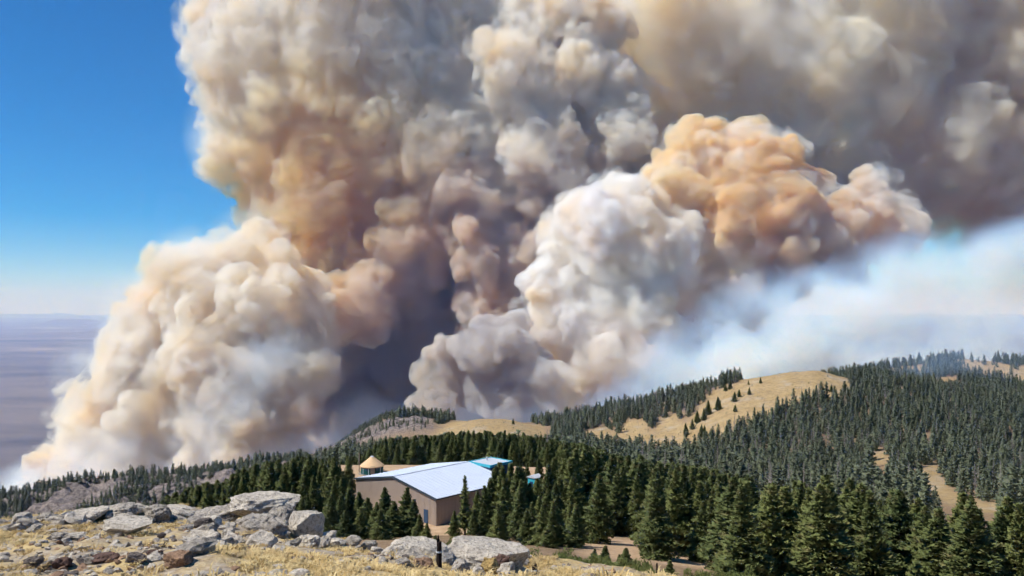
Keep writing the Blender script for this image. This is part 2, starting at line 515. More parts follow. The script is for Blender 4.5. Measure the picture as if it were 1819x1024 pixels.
NEAR = []
for s in range(7):
    NEAR.append(conifer_crown(100 + s, 250 + 12 * s, 40, r0=[.235, .25, .275, .22, .30, .26, .24][s], low=[.05, .06, .05, .07, .05, .16, .06][s], power=[.8, .9, .75, .95, .8, .75, .7][s], gap=[.05, .12, .08, .2, .1, .25, .15][s]))
SPIRE = conifer_crown(130, 120, 22, r0=.135, low=.12, power=.95, sprig=.05, gap=.35)
TRUNK = [trunk_mesh(200 + s) for s in range(3)]
for me in NEAR + [SPIRE]:
    me.materials.append(M_NEAR)
for me in TRUNK:
    me.materials.append(M_BARK)
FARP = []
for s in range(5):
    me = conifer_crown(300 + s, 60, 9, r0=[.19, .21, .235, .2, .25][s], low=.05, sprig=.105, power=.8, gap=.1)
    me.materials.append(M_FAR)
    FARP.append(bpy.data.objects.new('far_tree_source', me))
dead_parts = []
for s in range(2):
    q = np.random.default_rng(400 + s)
    parts = [tube((0, 0, -.02), (q.normal() * .01, q.normal() * .01, 1), .016, .003, 5)]
    for b in range(46):
        z = q.uniform(.15, .97); an = q.uniform(0, 6.28); L = (.15 * (1 - z) + .025) * q.uniform(.5, 1.2)
        parts.append(tube((0, 0, z), (L * math.cos(an), L * math.sin(an), z + L * q.uniform(-.3, .5)), .006, .002, 3))
    me = mesh_from('dead', *merge(parts)); me.materials.append(M_DEAD)
    dead_parts.append(bpy.data.objects.new('dead_tree_source', me))

tree_spots = []
def spruce(x, y, h, label, group, variant=None, wide=1.0, z=None):
    zz = float(ground(x, y)) if z is None else z
    t = empty('spruce_tree', (x, y, zz - .05), R.uniform(0, 6.28))
    t.scale = (h * wide, h * wide, h)
    t.rotation_euler = (R.gauss(0, .02), R.gauss(0, .02), R.uniform(0, 6.28))
    tag(t, label, 'tree', group)
    me = NEAR[R.randrange(7)] if variant is None else variant
    obj('crown', me, None, t)
    obj('trunk', TRUNK[R.randrange(3)], None, t)
    tree_spots.append((x, y, h))
    return t

def far_enough(x, y, dmin):
    for (a, b, h) in tree_spots:
        if (a - x) ** 2 + (b - y) ** 2 < dmin * dmin:
            return False
    return True

BLD_C = P(775, 935, 125)                                  # near corner of the metal building
UX, UY = Vector((.687, .7267)), Vector((-.7267, .687))    # along its length, along its gable
def in_building(x, y, pad=1.5):
    p = Vector((x - BLD_C[0], y - BLD_C[1]))
    u, v = p.dot(UX), p.dot(UY)
    return -pad < u < 24 + pad and -pad < v < 21.6 + pad
YURT = P(661, 841, 165)
def blocked(x, y, h):
    if in_building(x, y):
        return True
    if (x - YURT[0]) ** 2 + (y - YURT[1]) ** 2 < 36:
        return True
    return False

def stand(px0, px1, d0, d1, top, n, dmin, label, group, low=35, hmin=4.0, hmax=15.0, keep=None, wide=(.9, 1.15)):
    tp = np.array(top, float)
    made = 0
    for _ in range(n * 30):
        if made >= n:
            break
        px = R.uniform(px0, px1); d = R.uniform(d0, d1)
        x = (px - CX) / F * d
        if blocked(x, d, 0) or not far_enough(x, d, dmin):
            continue
        line = np.interp(px, tp[:, 0], tp[:, 1])
        front = (d1 - d) / (d1 - d0)
        py = line + abs(R.gauss(0, .45)) * low + front * low * .9
        g = float(ground(x, d))
        h = (HY - py) / F * d - g
        if h < hmin:
            continue
        h = min(h, hmax * R.uniform(.85, 1.05))
        base = HY - F * g / d
        if keep is not None and keep(px, py, base, d, h):
            continue
        spruce(x, d, h, label, group, wide=R.uniform(*wide))
        made += 1
    return made

def keep_roof(px, py, base, d, h):
    """nothing in front of what the photo shows free: the roof, the bare corner of the wall, the yurt"""
    if d < 150 and 640 < px < 868 and py < 850:
        return True
    if d < 127 and 752 < px < 800:
        return True
    if d < 170 and 634 < px < 690 and py < 845:
        return True
    return False

cnt = []
cnt.append(stand(285, 640, 128, 176, [(280, 890), (300, 872), (340, 856), (400, 842), (430, 824), (480, 812), (540, 799), (600, 806), (640, 834)], 50, 3.2,
      'dark green spruce in the dense stand left of the metal building', 'spruces left of the metal building', low=26, keep=keep_roof))
cnt.append(stand(420, 625, 104, 128, [(420, 880), (500, 850), (570, 840), (620, 850)], 18, 2.8,
      'spruce along the near edge of the stand left of the metal building', 'spruces at the near edge of the left stand', low=30, keep=keep_roof))
for px, py, d in ((585, 886, 108), (606, 878, 111), (622, 868, 113), (640, 874, 112), (655, 884, 109), (668, 892, 107), (684, 866, 113), (700, 890, 108), (719, 865, 112), (735, 886, 109), (745, 912, 106), (676, 905, 100), (640, 900, 101), (612, 905, 100), (758, 938, 98)):
    x = (px - CX) / F * d
    g = float(ground(x, d))
    spruce(x, d, max(2.2, (HY - py) / F * d - g), 'small spruce standing close in front of the tan gable wall', 'small spruces in front of the gable wall', wide=1.55)
cnt.append(stand(575, 632, 128, 160, [(575, 806), (600, 808), (632, 838)], 14, 2.4,
      'spruce crowding the left corner of the metal building', 'spruces at the left corner of the building', low=30))
cnt.append(stand(600, 1060, 186, 235, [(600, 812), (640, 792), (665, 776), (690, 770), (750, 764), (800, 758), (850, 755), (900, 760), (960, 766), (1000, 770), (1060, 780)], 46, 3.6,
      'tall dark spruce in the row behind the pale metal roof', 'spruces behind the metal building', low=22, keep=keep_roof))
# right of the building
t = None
x = (826 - CX) / F * 112
t = spruce(x, 112, (HY - 844) / F * 112 - float(ground(x, 112)), 'thin spire-topped spruce silhouetted against the pale metal roof', None, variant=SPIRE, wide=1.15)
x = (806 - CX) / F * 109
spruce(x, 109, 3.6, 'small brownish spruce beside the bare corner of the metal building', None, wide=1.3)
for px, py, d in ((876, 828, 120), (887, 820, 123), (893, 828, 118), (905, 822, 122), (918, 828, 117), (928, 852, 112), (898, 850, 109), (940, 858, 118), (955, 850, 124), (848, 872, 116), (862, 862, 113), (842, 905, 104), (872, 850, 119), (884, 838, 121), (858, 900, 106)):
    x = (px - CX) / F * d
    spruce(x, d, (HY - py) / F * d - float(ground(x, d)), 'spruce overlapping the right end of the pale metal roof', 'spruces overlapping the right end of the roof', wide=1.15)
def keep_clear(px, py, base, d, h):
    if 1040 < px < 1160 and base > 966:
        return True
    if 1190 < px < 1290 and base > 1003:
        return True
    if 930 < px < 960 and d < 140 and py < 852:
        return True
    return False
cnt.append(stand(905, 1030, 126, 176, [(905, 815), (940, 806), (1030, 790)], 18, 2.6,
      'spruce at the right end of the dirt yard behind the annex', 'spruces at the right end of the yard', low=20,
      keep=lambda px, py, base, d, h: 930 < px < 960 and d < 150 and py < 853))
for px, py, d in ((936, 858, 141), (952, 852, 141), (926, 840, 143), (944, 866, 138), (962, 842, 145)):
    x = (px - CX) / F * d
    spruce(x, d, (HY - py) / F * d - float(ground(x, d)), 'spruce half hiding the cyan shed', 'spruces in front of the cyan shed', wide=1.2)
cnt.append(stand(596, 628, 160, 178, [(596, 806), (628, 818)], 5, 2.4, 'spruce beside the pole left of the yurt', 'spruces left of the yurt', low=10))
cnt.append(stand(880, 1320, 150, 225, [(880, 815), (930, 800), (1000, 780), (1050, 785), (1100, 805), (1180, 815), (1250, 822), (1320, 830)], 14, 4.4,
      'spruce in the deep middle rows of the stand right of the metal building', 'spruces in the middle of the right stand', low=22, keep=keep_clear))
cnt.append(stand(880, 1320, 98, 145, [(880, 832), (950, 830), (1000, 818), (1060, 800), (1100, 795), (1160, 800), (1200, 812), (1250, 822), (1320, 838)], 36, 3.2,
      'tall spruce with bare lower trunk at the edge of the dirt clearing', 'spruces edging the dirt clearing', low=40, keep=keep_clear))
cnt.append(stand(1150, 1300, 80, 98, [(1150, 815), (1200, 812), (1250, 830), (1300, 840)], 9, 2.8,
      'spruce standing at the near end of the dirt clearing', 'spruces at the near end of the clearing', low=30, keep=keep_clear))
cnt.append(stand(870, 1050, 84, 100, [(870, 880), (920, 890), (960, 870), (1010, 870), (1050, 900)], 12, 2.4,
      'short spruce in front of the stand right of the metal building', 'short spruces before the right stand', low=26, hmax=8, keep=keep_clear, wide=(1.1, 1.35)))
cnt.append(stand(1290, 1860, 92, 150, [(1290, 850), (1400, 850), (1500, 858), (1600, 880), (1660, 900), (1740, 915), (1860, 880)], 42, 3.8,
      'spruce in the second row of the sunlit stand in the lower right', 'spruces in the second row of the lower right stand', low=24, keep=None))
cnt.append(stand(1285, 1880, 52, 82, [(1285, 846), (1320, 838), (1400, 848), (1490, 836), (1560, 856), (1620, 868), (1660, 890), (1700, 868), (1760, 890), (1800, 872), (1880, 850)], 36, 2.9,
      'yellowish green spruce in the sunlit front row in the lower right', 'sunlit spruces in the lower right front row', low=20, hmax=19, hmin=7, wide=(1.1, 1.45)))
print('near trees', cnt, len(tree_spots))
# lone trees out on the meadow
for px, base, hp, lab in ((1275, 730, 25, 'pointed spruce alone on the tan meadow above the lower clump'), (1351, 682, 12, 'small round spruce alone near the top of the tan meadow'), (1330, 684, 8, 'tiny bare spruce near the upper edge of the tan meadow'),
                         (1331, 702, 14, 'small spruce alone in the middle of the tan meadow'), (1305, 714, 18, 'left tree of the leaning pair on the tan meadow'), (1313, 706, 14, 'right tree of the leaning pair on the tan meadow'),
                         (1306, 732, 13, 'small half-bare spruce low on the tan meadow'), (1258, 738, 26, 'broad spruce in the clump at the meadow edge'), (1250, 748, 22, 'lower spruce in the clump at the meadow edge'),
                         (1238, 752, 22, 'narrow spruce left of the clump at the meadow edge'), (1230, 764, 20, 'second spruce of the low row on the lower meadow'), (1218, 774, 22, 'lowest spruce of the low row on the lower meadow'),
                         (1246, 778, 24, 'pair spruce on the left at the foot of the meadow'), (1252, 776, 20, 'pair spruce on the right at the foot of the meadow'), (1462, 698, 11, 'small spruce at the right end of the tan meadow'), (1477, 697, 14, 'slim spruce at the right end of the tan meadow'),
                         (912, 754, 11, 'small spruce alone on the central grassy knoll'), (1289, 696, 16, 'spruce at the upper left edge of the tan meadow'), (1297, 692, 15, 'second spruce at the upper left edge of the tan meadow')):
    p = spot(px, base, 500, 1200)
    spruce(p.x, p.y, hp / F * p.y, lab, 'lone spruces on the meadows', wide=1.25, z=p.z)

NUM = 'first second third fourth fifth sixth seventh eighth ninth tenth eleventh twelfth thirteenth fourteenth fifteenth sixteenth seventeenth eighteenth nineteenth twentieth twenty-first twenty-second twenty-third twenty-fourth twenty-fifth twenty-sixth twenty-seventh twenty-eighth twenty-ninth thirtieth thirty-first thirty-second thirty-third thirty-fourth thirty-fifth thirty-sixth'.split()
def number_off(group, text):
    row = [o_ for o_ in COL.objects if o_.get('group') == group]
    row.sort(key=lambda o_: o_.location.x / o_.location.y)
    for i_, o_ in enumerate(row[:len(NUM)]):
        o_['label'] = text % NUM[i_]
number_off('sunlit spruces in the lower right front row', '%s from the left of the yellowish green spruces in the sunlit lower right front row')
number_off('small spruces in front of the gable wall', '%s from the left of the small spruces in front of the tan gable wall')
number_off('spruces edging the dirt clearing', '%s from the left of the tall spruces edging the dirt clearing')
number_off('spruces at the near end of the clearing', '%s from the left of the spruces at the near end of the dirt clearing')
number_off('short spruces before the right stand', '%s from the left of the short spruces before the stand right of the building')
number_off('spruces overlapping the right end of the roof', '%s from the left of the spruces overlapping the right end of the pale roof')
number_off('spruces at the near edge of the left stand', '%s from the left of the spruces along the near edge of the left stand')
def instancer(name, pts, scl, rot, idx, sources, label, cat, group=None):
    me = bpy.data.meshes.new(name)
    me.vertices.add(len(pts)); me.vertices.foreach_set('co', np.asarray(pts, np.float32).ravel())
    for nm, ty, arr in (('s', 'FLOAT_VECTOR', scl), ('r', 'FLOAT_VECTOR', rot)):
        at = me.attributes.new(nm, ty, 'POINT'); at.data.foreach_set('vector', np.asarray(arr, np.float32).ravel())
    at = me.attributes.new('k', 'INT', 'POINT'); at.data.foreach_set('value', np.asarray(idx, np.int32))
    o = obj(name, me)
    ng = bpy.data.node_groups.new(name, 'GeometryNodeTree')
    ng.interface.new_socket('Geometry', in_out='INPUT', socket_type='NodeSocketGeometry')
    ng.interface.new_socket('Geometry', in_out='OUTPUT', socket_type='NodeSocketGeometry')
    N, L = ng.nodes, ng.links
    gi, go, ip, jn = N.new('NodeGroupInput'), N.new('NodeGroupOutput'), N.new('GeometryNodeInstanceOnPoints'), N.new('GeometryNodeJoinGeometry')
    for s in reversed(sources):
        oi = N.new('GeometryNodeObjectInfo'); oi.inputs['Object'].default_value = s; oi.inputs['As Instance'].default_value = True
        L.new(oi.outputs['Geometry'], jn.inputs[0])
    def na(n, ty):
        k = N.new('GeometryNodeInputNamedAttribute'); k.data_type = ty; k.inputs[0].default_value = n
        return k.outputs[0]
    L.new(gi.outputs[0], ip.inputs['Points']); L.new(jn.outputs[0], ip.inputs['Instance'])
    ip.inputs['Pick Instance'].default_value = True
    L.new(na('k', 'INT'), ip.inputs['Instance Index'])
    e2r = N.new('FunctionNodeEulerToRotation'); L.new(na('r', 'FLOAT_VECTOR'), e2r.inputs[0]); L.new(e2r.outputs[0], ip.inputs['Rotation'])
    L.new(na('s', 'FLOAT_VECTOR'), ip.inputs['Scale']); L.new(ip.outputs[0], go.inputs[0])
    m = o.modifiers.new('scatter', 'NODES'); m.node_group = ng
    return tag(o, label, cat, group, 'stuff')

# forests beyond the near stands: each one mass
def forest(name, label, d0, d1, px0, px1, cell, hr, density, nsrc=5, dead=0.0, wide=1.0):
    pts = []
    y = d0
    xs, ys = [], []
    while y < d1:
        c = cell
        x0, x1 = (px0 - CX) / F * y, (px1 - CX) / F * y
        n = int((x1 - x0) / c) + 1
        xs.append(x0 + (np.arange(n) + rng.uniform(-.45, .45, n)) * c)
        ys.append(y + rng.uniform(-.45, .45, n) * c)
        y += c
    x = np.concatenate(xs); y = np.concatenate(ys)
    z = ground(x, y)
    px = CX + F * x / y; py = HY - F * z / y
    ok = density(px, py, x, y)
    x, y, z = x[ok], y[ok], z[ok]
    n = len(x)
    h = rng.uniform(*hr, n) * rng.choice([.7, .9, 1, 1, 1.1], n)
    w = h * rng.uniform(.85, 1.25, n) * wide
    k = rng.integers(0, 5, n)
    isd = rng.uniform(size=n) < dead * (1 + 1.5 * n2(x, y, 60, 2, 77))
    k = np.where(isd, 5 + rng.integers(0, 2, n), k)
    rot = np.stack([rng.normal(0, .02, n), rng.normal(0, .02, n), rng.uniform(0, 6.28, n)], 1)
    print(name, n)
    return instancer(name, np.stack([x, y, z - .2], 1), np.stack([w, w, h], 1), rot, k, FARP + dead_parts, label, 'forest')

NEARP = [bpy.data.objects.new('spruce_source', me) for me in NEAR]
def fill(name, label, pxa, pxb, da, db, top, cell, ok_fn, low=30):
    tp = np.array(top, float)
    xs, ys, hs = [], [], []
    y = da
    while y < db:
        n = int((pxb - pxa) / F * y / cell) + 1
        for i_ in range(n):
            x_ = (pxa - CX) / F * y + (i_ + R.uniform(-.4, .4)) * cell; yy = y + R.uniform(-.4, .4) * cell
            px = CX + F * x_ / yy
            if in_building(x_, yy, 3) or (x_ - YURT[0]) ** 2 + (yy - YURT[1]) ** 2 < 64 or not far_enough(x_, yy, 1.6) or not ok_fn(px, yy):
                continue
            py = np.interp(px, tp[:, 0], tp[:, 1]) + abs(R.gauss(0, .5)) * low + 6
            h = (HY - py) / F * yy - float(ground(x_, yy))
            if h > 3.5:
                xs.append(x_); ys.append(yy); hs.append(min(h, 15))
        y += cell
    n = len(xs)
    print(name, n)
    w = np.array(hs) * rng.uniform(1.0, 1.3, n)
    return instancer(name, np.stack([xs, ys, ground(np.array(xs), np.array(ys)) - .05], 1), np.stack([w, w, hs], 1), np.stack([np.zeros(n), np.zeros(n), rng.uniform(0, 6.28, n)], 1), rng.integers(0, 7, n), NEARP, label, 'forest')
TOPS = [(280, 890), (300, 872), (340, 856), (400, 842), (430, 824), (480, 812), (540, 799), (600, 806), (640, 800), (665, 778), (690, 772), (750, 766), (800, 760), (850, 757), (900, 762), (960, 768), (1000, 776), (1050, 782), (1100, 802), (1180, 812), (1250, 822), (1320, 838)]
fill('left_stand_fill', 'dense mass of spruces between the single trees of the left stand', 285, 628, 130, 190, TOPS, 3.6, lambda px, d: not (px > 590 and d > 150))
fill('back_stand_fill', 'dense mass of spruces between the single trees behind the metal roof', 600, 1060, 188, 250, TOPS, 3.8, lambda px, d: True, 22)
fill('right_stand_fill', 'dense mass of spruces between the single trees right of the building', 880, 1330, 120, 225, TOPS, 3.9, lambda px, d: not (px < 1000 and 118 < d < 180) and not (1030 < px < 1300 and d < 124), 34)
def no_meadow(px, py, x, y):
    ok = np.ones(px.shape, bool)
    jit = 5 * n2(x, y, 22, 2, 31)
    for m in MEADOWS:
        ok &= ~inside(m, px + jit, py + jit * .4)
    for m in MEADOWS[2:]:
        for up_ in (14, 28, 40):
            ok &= ~inside(m, px + jit * .5, py - up_)
    return ok
def d_mid(px, py, x, y):
    ok = no_meadow(px, py, x, y)
    for (a, b, h) in tree_spots:
        if b < 260:
            continue
    return ok & (n2(x, y, 30, 2, 32) > -.62) & ~((px < 790) & (y > 900)) & (rng.uniform(size=px.shape) < .93)
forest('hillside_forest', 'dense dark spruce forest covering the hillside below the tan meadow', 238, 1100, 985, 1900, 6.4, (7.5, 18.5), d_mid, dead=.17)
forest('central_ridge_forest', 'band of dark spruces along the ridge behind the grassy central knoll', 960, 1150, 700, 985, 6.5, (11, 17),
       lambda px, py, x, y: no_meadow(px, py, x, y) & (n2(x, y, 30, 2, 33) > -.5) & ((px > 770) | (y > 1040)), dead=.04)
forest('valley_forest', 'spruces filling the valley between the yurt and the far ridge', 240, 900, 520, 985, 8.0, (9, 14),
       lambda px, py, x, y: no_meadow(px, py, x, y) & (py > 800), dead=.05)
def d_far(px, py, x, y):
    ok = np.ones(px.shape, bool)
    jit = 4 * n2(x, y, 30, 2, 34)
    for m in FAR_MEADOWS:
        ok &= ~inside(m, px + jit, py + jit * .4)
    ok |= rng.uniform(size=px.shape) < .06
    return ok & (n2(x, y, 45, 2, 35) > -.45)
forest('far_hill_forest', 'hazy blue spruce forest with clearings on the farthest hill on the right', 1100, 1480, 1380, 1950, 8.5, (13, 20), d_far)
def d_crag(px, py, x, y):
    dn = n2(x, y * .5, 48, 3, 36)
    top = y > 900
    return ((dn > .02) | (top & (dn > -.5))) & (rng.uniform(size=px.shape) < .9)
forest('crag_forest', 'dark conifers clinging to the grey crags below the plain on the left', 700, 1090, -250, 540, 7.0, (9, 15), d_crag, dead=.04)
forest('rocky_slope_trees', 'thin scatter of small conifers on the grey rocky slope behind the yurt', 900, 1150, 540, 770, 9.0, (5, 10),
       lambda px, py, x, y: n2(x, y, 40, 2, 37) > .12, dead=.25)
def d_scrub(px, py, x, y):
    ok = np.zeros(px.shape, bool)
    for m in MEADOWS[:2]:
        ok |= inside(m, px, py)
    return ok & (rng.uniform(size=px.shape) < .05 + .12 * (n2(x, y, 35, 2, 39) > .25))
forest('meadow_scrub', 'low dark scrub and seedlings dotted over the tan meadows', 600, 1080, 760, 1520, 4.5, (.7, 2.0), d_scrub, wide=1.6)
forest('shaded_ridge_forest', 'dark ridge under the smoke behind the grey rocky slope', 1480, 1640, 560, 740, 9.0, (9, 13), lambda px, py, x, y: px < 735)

# ------------------------------------------------------------------ metal building
def paint(name, col, rough=.5, spec=.4, var=.12, scale=.6):
    m = Mat(name, rough, spec)
    n = m.noise(m.pos(), scale, 5, .65)
    m.color(m.mix(m.step(n, .3, .75), col, tuple(c * (1 - var) for c in col)))
    return m.m
M_WALL = paint('tan_siding', (.36, .295, .25))
M_ROOF = paint('pale_roof_metal', (.52, .585, .70), .38, .5, .08, .4)
M_TRIM = paint('dark_trim', (.045, .065, .085))
M_CYAN = paint('cyan_trim', (.045, .40, .52), .45)
M_NAVY = paint('dark_blue_siding', (.02, .06, .13), .3)
M_GREY = paint('grey_roofing', (.50, .54, .60), .6)
rz = math.atan2(.7267, .687)
B = empty('metal_building', BLD_C, rz)
tag(B, 'large tan metal building with a pale blue low-pitched roof', 'building')
LEN, WID, EAVE, RIDGE = 17.3, 21.6, 4.4, 6.3
def roof_z(y):
    return EAVE + (RIDGE - EAVE) * (1 - abs(y - WID / 2) / (WID / 2))
# inner shell behind the siding
v = [(.12, .12, -.4), (.12, WID - .12, -.4), (.12, WID - .12, EAVE - .08), (.12, WID / 2, RIDGE - .1), (.12, .12, EAVE - .08)]
v += [(LEN - .1, y, z) for (_, y, z) in v]
obj('wall_frame', mesh_from('wall_frame', v, [(0, 1, 2, 3, 4), (9, 8, 7, 6, 5), (0, 5, 6, 1), (1, 6, 7, 2), (2, 7, 8, 3), (3, 8, 9, 4), (4, 9, 5, 0)]), M_WALL, B)
def siding(name, n0, n1, pos_fn, top_fn, flip):
    """one sheet of ribbed siding from n0 to n1 along the wall"""
    xs = []
    k = 3
    for r in range(k):
        a0 = n0 + (n1 - n0) * r / k; w = (n1 - n0) / k
        xs += [(a0 + .006, .0), (a0 + w * .62, .0), (a0 + w * .72, .045), (a0 + w * .9, .045), (a0 + w - .001, .0)]
    V = []
    for s, dpt in xs:
        V.append(pos_fn(s, dpt, -.4)); V.append(pos_fn(s, dpt, top_fn(s)))
    Fc = []
    for i in range(len(xs) - 1):
        q = (2 * i, 2 * i + 2, 2 * i + 3, 2 * i + 1)
        Fc.append(q[::-1] if flip else q)
    return obj(name, mesh_from(name, V, Fc), M_WALL, B)
NP = 24
for i in range(NP):
    siding('wall_panel', WID * i / NP, WID * (i + 1) / NP, lambda s, dp, z: (.05 - dp, s, z), lambda s: roof_z(s) - .06, False)
NQ = 19
for i in range(NQ):
    siding('wall_panel', LEN * i / NQ, LEN * (i + 1) / NQ, lambda s, dp, z: (s, .05 - dp, z), lambda s: EAVE - .08, True)
def roof_panel(x0, x1, side):
    e0, e1 = (-.25, WID / 2 - .03) if side == 0 else (WID + .25, WID / 2 + .03)
    prof_ = [(x0 + .004, 0), (x0 + .30, 0), (x0 + .32, .015), (x0 + .34, 0), (x0 + .6, 0), (x0 + .62, .015), (x0 + .64, 0), (x1 - .05, 0), (x1 - .04, .06), (x1 - .012, .06), (x1 - .004, 0)]
    V = []
    zo = .04
    sl_ = (RIDGE - EAVE) / (WID / 2)
    for e in (e0, e1):
        z = EAVE + sl_ * (WID / 2 - abs(e - WID / 2)) + zo
        for x_, h_ in prof_:
            V.append((x_, e, z + h_))
    n = len(prof_)
    Fc = [(i, i + 1, i + 1 + n, i + n) for i in range(n - 1)]
    if side == 1:
        Fc = [f[::-1] for f in Fc]
    return obj('roof_panel', mesh_from('roof_panel', V, Fc), M_ROOF, B)
for i in range(19):
    w = (LEN + .3) / 19
    for sd in (0, 1):
        roof_panel(-.2 + w * i, -.2 + w * (i + 1), sd)
# trims
def beam(name, p0, p1, w, h, mat, parent):
    p0, p1 = Vector(p0), Vector(p1)
    d = (p1 - p0).normalized(); s = d.cross(Vector((0, 0, 1))).normalized(); u = s.cross(d)
    rs = [[tuple(p + s * a_ + u * b_) for a_, b_ in ((-w / 2, -h / 2), (w / 2, -h / 2), (w / 2, h / 2), (-w / 2, h / 2))] for p in (p0, p1)]
    return obj(name, mesh_from(name, *ring_data(rs)), mat, parent)
beam('rake_trim', (-.235, -.28, EAVE - .10), (-.235, WID / 2 - .01, RIDGE - .06), .06, .30, M_TRIM, B)
beam('rake_trim', (-.235, WID / 2 + .01, RIDGE - .06), (-.235, WID + .28, EAVE - .10), .06, .30, M_TRIM, B)
beam('gutter', (-.15, -.33, EAVE - .12), (LEN + .1, -.33, EAVE - .12), .14, .16, M_TRIM, B)
beam('ridge_cap', (-.2, WID / 2, RIDGE + .075), (LEN + .1, WID / 2, RIDGE + .075), .35, .05, M_ROOF, B)
beam('corner_trim', (-.03, -.03, -.3), (-.03, -.03, EAVE - .12), .16, .16, M_WALL, B)
v, f = box_data(-.06, .0, 2.0, 3.0, 0, 2.2)
obj('door', mesh_from('door', v, f), M_NAVY, B)
# flat-roofed annex behind the ridge with cyan fascia
A_ = empty('annex', B.matrix_world @ Vector((0, 0, 0)), rz)
A_.location = Vector(BLD_C) + Vector((UX.x * (LEN + .15), UX.y * (LEN + .15), 0))
tag(A_, 'dark blue annex with bright cyan fascia and grey flat roof behind the metal roof', 'building')
AW, AD, AH = 11.2, 5.6, 6.35
A0 = 5.2
obj('wall', box_mesh('wall', .05, AD, A0 + .15, AW - .4, -.3, AH - .35), M_NAVY, A_)
obj('roof', box_mesh('roof', .12, AD - .1, A0 + .25, AW - .5, AH - .348, AH - .05), M_GREY, A_)
for nm, b in (('fascia', (-.12, .1, A0, AW - .25, AH - .42, AH + .04)), ('fascia', (AD - .08, AD + .14, A0, AW - .25, AH - .42, AH + .04)),
              ('fascia', (.102, AD - .082, AW - .48, AW - .25, AH - .42, AH + .04)), ('fascia', (.102, AD - .082, A0, A0 + .23, AH - .42, AH + .04))):
    obj(nm, box_mesh(nm, *b), M_CYAN, A_)
obj('roof_vent', mesh_from('roof_vent', *merge([tube((3, AW - 2, AH - .1), (3, AW - 2, AH + .5), .12, .12, 8), tube((3, AW - 2, AH + .5), (3, AW - 2, AH + .62), .2, .16, 8)])), M_GREY, A_)
for i in range(5):
    obj('wall_batten', box_mesh('wall_batten', -.01, .048, A0 + .5 + i * 1.1, A0 + .58 + i * 1.1, .5, AH - .43), M_NAVY, A_)
# little cyan shed among the trees
p = P(944, 855, 148)
S_ = empty('shed', (p[0], p[1], float(ground(p[0], p[1]))), rz)
tag(S_, 'small bright cyan shed with pale roof half hidden among spruces', 'shed')
hz = p[2] - S_.location.z
obj('wall', box_mesh('wall', 0, 1.8, -.9, .9, -.3, hz + .6), M_CYAN, S_)
obj('roof', mesh_from('roof', *ring_data([[(xr, -1.1, hz + .61), (xr, 1.1, hz + .61), (xr, 1.1, hz + .7), (xr, 0, hz + 1.15), (xr, -1.1, hz + .7)] for xr in (-.2, 2.0)])), M_GREY, S_)
obj('door', box_mesh('door', -.05, -.01, -.4, .4, 0, 2.0), M_NAVY, S_)

# ------------------------------------------------------------------ yurt, pole, stones beside it
M_CANVAS = paint('tan_canvas', (.66, .46, .27), .85, .1, .15, 1.5)
M_GREEN = paint('green_canvas', (.012, .085, .085), .7, .2, .3, 1.5)
M_WOOD = paint('grey_wood', (.32, .27, .22), .9, .1, .4, 6)
YZ = float(ground(YURT[0], YURT[1]))
Yt = empty('yurt', (YURT[0], YURT[1], YZ))
tag(Yt, 'round yurt with tan conical roof and dark green walls', 'yurt')
def ring(r, z, n=28, wob=0.0):
    return [((r + wob * math.cos(5 * t * 2 * math.pi / n)) * math.cos(t * 2 * math.pi / n), (r + wob * math.cos(5 * t * 2 * math.pi / n)) * math.sin(t * 2 * math.pi / n), z) for t in range(n)]
zb = P(661, 827, 165)[2] - YZ
zt = P(661, 811, 165)[2] - YZ
obj('deck', mesh_from('deck', *ring_data([ring(2.9, -.4), ring(2.9, .08)])), M_WOOD, Yt)
wl = obj('wall', mesh_from('wall', *ring_data([ring(2.35, .082), ring(2.35, zb + .05)])), M_GREEN, Yt)
obj('roof', mesh_from('roof', *ring_data([ring(2.52, zb - .12, 28, .02), ring(2.52, zb + .06, 28, .02), ring(1.5, zb + (zt - zb) * .47, 28), ring(.38, zt - .12, 28)])), M_CANVAS, Yt)
obj('skylight', mesh_from('skylight', *ring_data([ring(.4, zt - .118, 16), ring(.36, zt - .02, 16), ring(.15, zt + .1, 16)])), M_GREY, Yt)
for an, nm, wdt, h0, h1, mt in ((-1.9, 'window', .5, .9, 1.7, M_NAVY), (-.95, 'window', .5, .9, 1.7, M_NAVY)):
    o = obj(nm, box_mesh(nm, 2.30, 2.37, -wdt / 2, wdt / 2, h0, h1), mt, Yt); o.rotation_euler.z = an
o = obj('door', box_mesh('door', 2.32, 2.40, -.45, .45, .083, 1.85), M_WOOD, Yt); o.rotation_euler.z = -1.35
for an in (-1.7, -2.3, -.6):
    o = obj('strap', box_mesh('strap', 2.34, 2.365, -.05, .05, .1, zb), M_GREY, Yt); o.rotation_euler.z = an
p = P(638, 846, 166)
gz = float(ground(p[0], p[1]))
o = obj('utility_pole', mesh_from('utility_pole', *merge([tube((0, 0, -.3), (0, 0, 4.0), .11, .08, 8), tube((-.02, 0, 3.95), (-.02, 0, 4.1), .1, .05, 8)])), M_WOOD)
o.location = (p[0], p[1], gz)
tag(o, 'pale weathered pole standing just left of the yurt', 'pole')

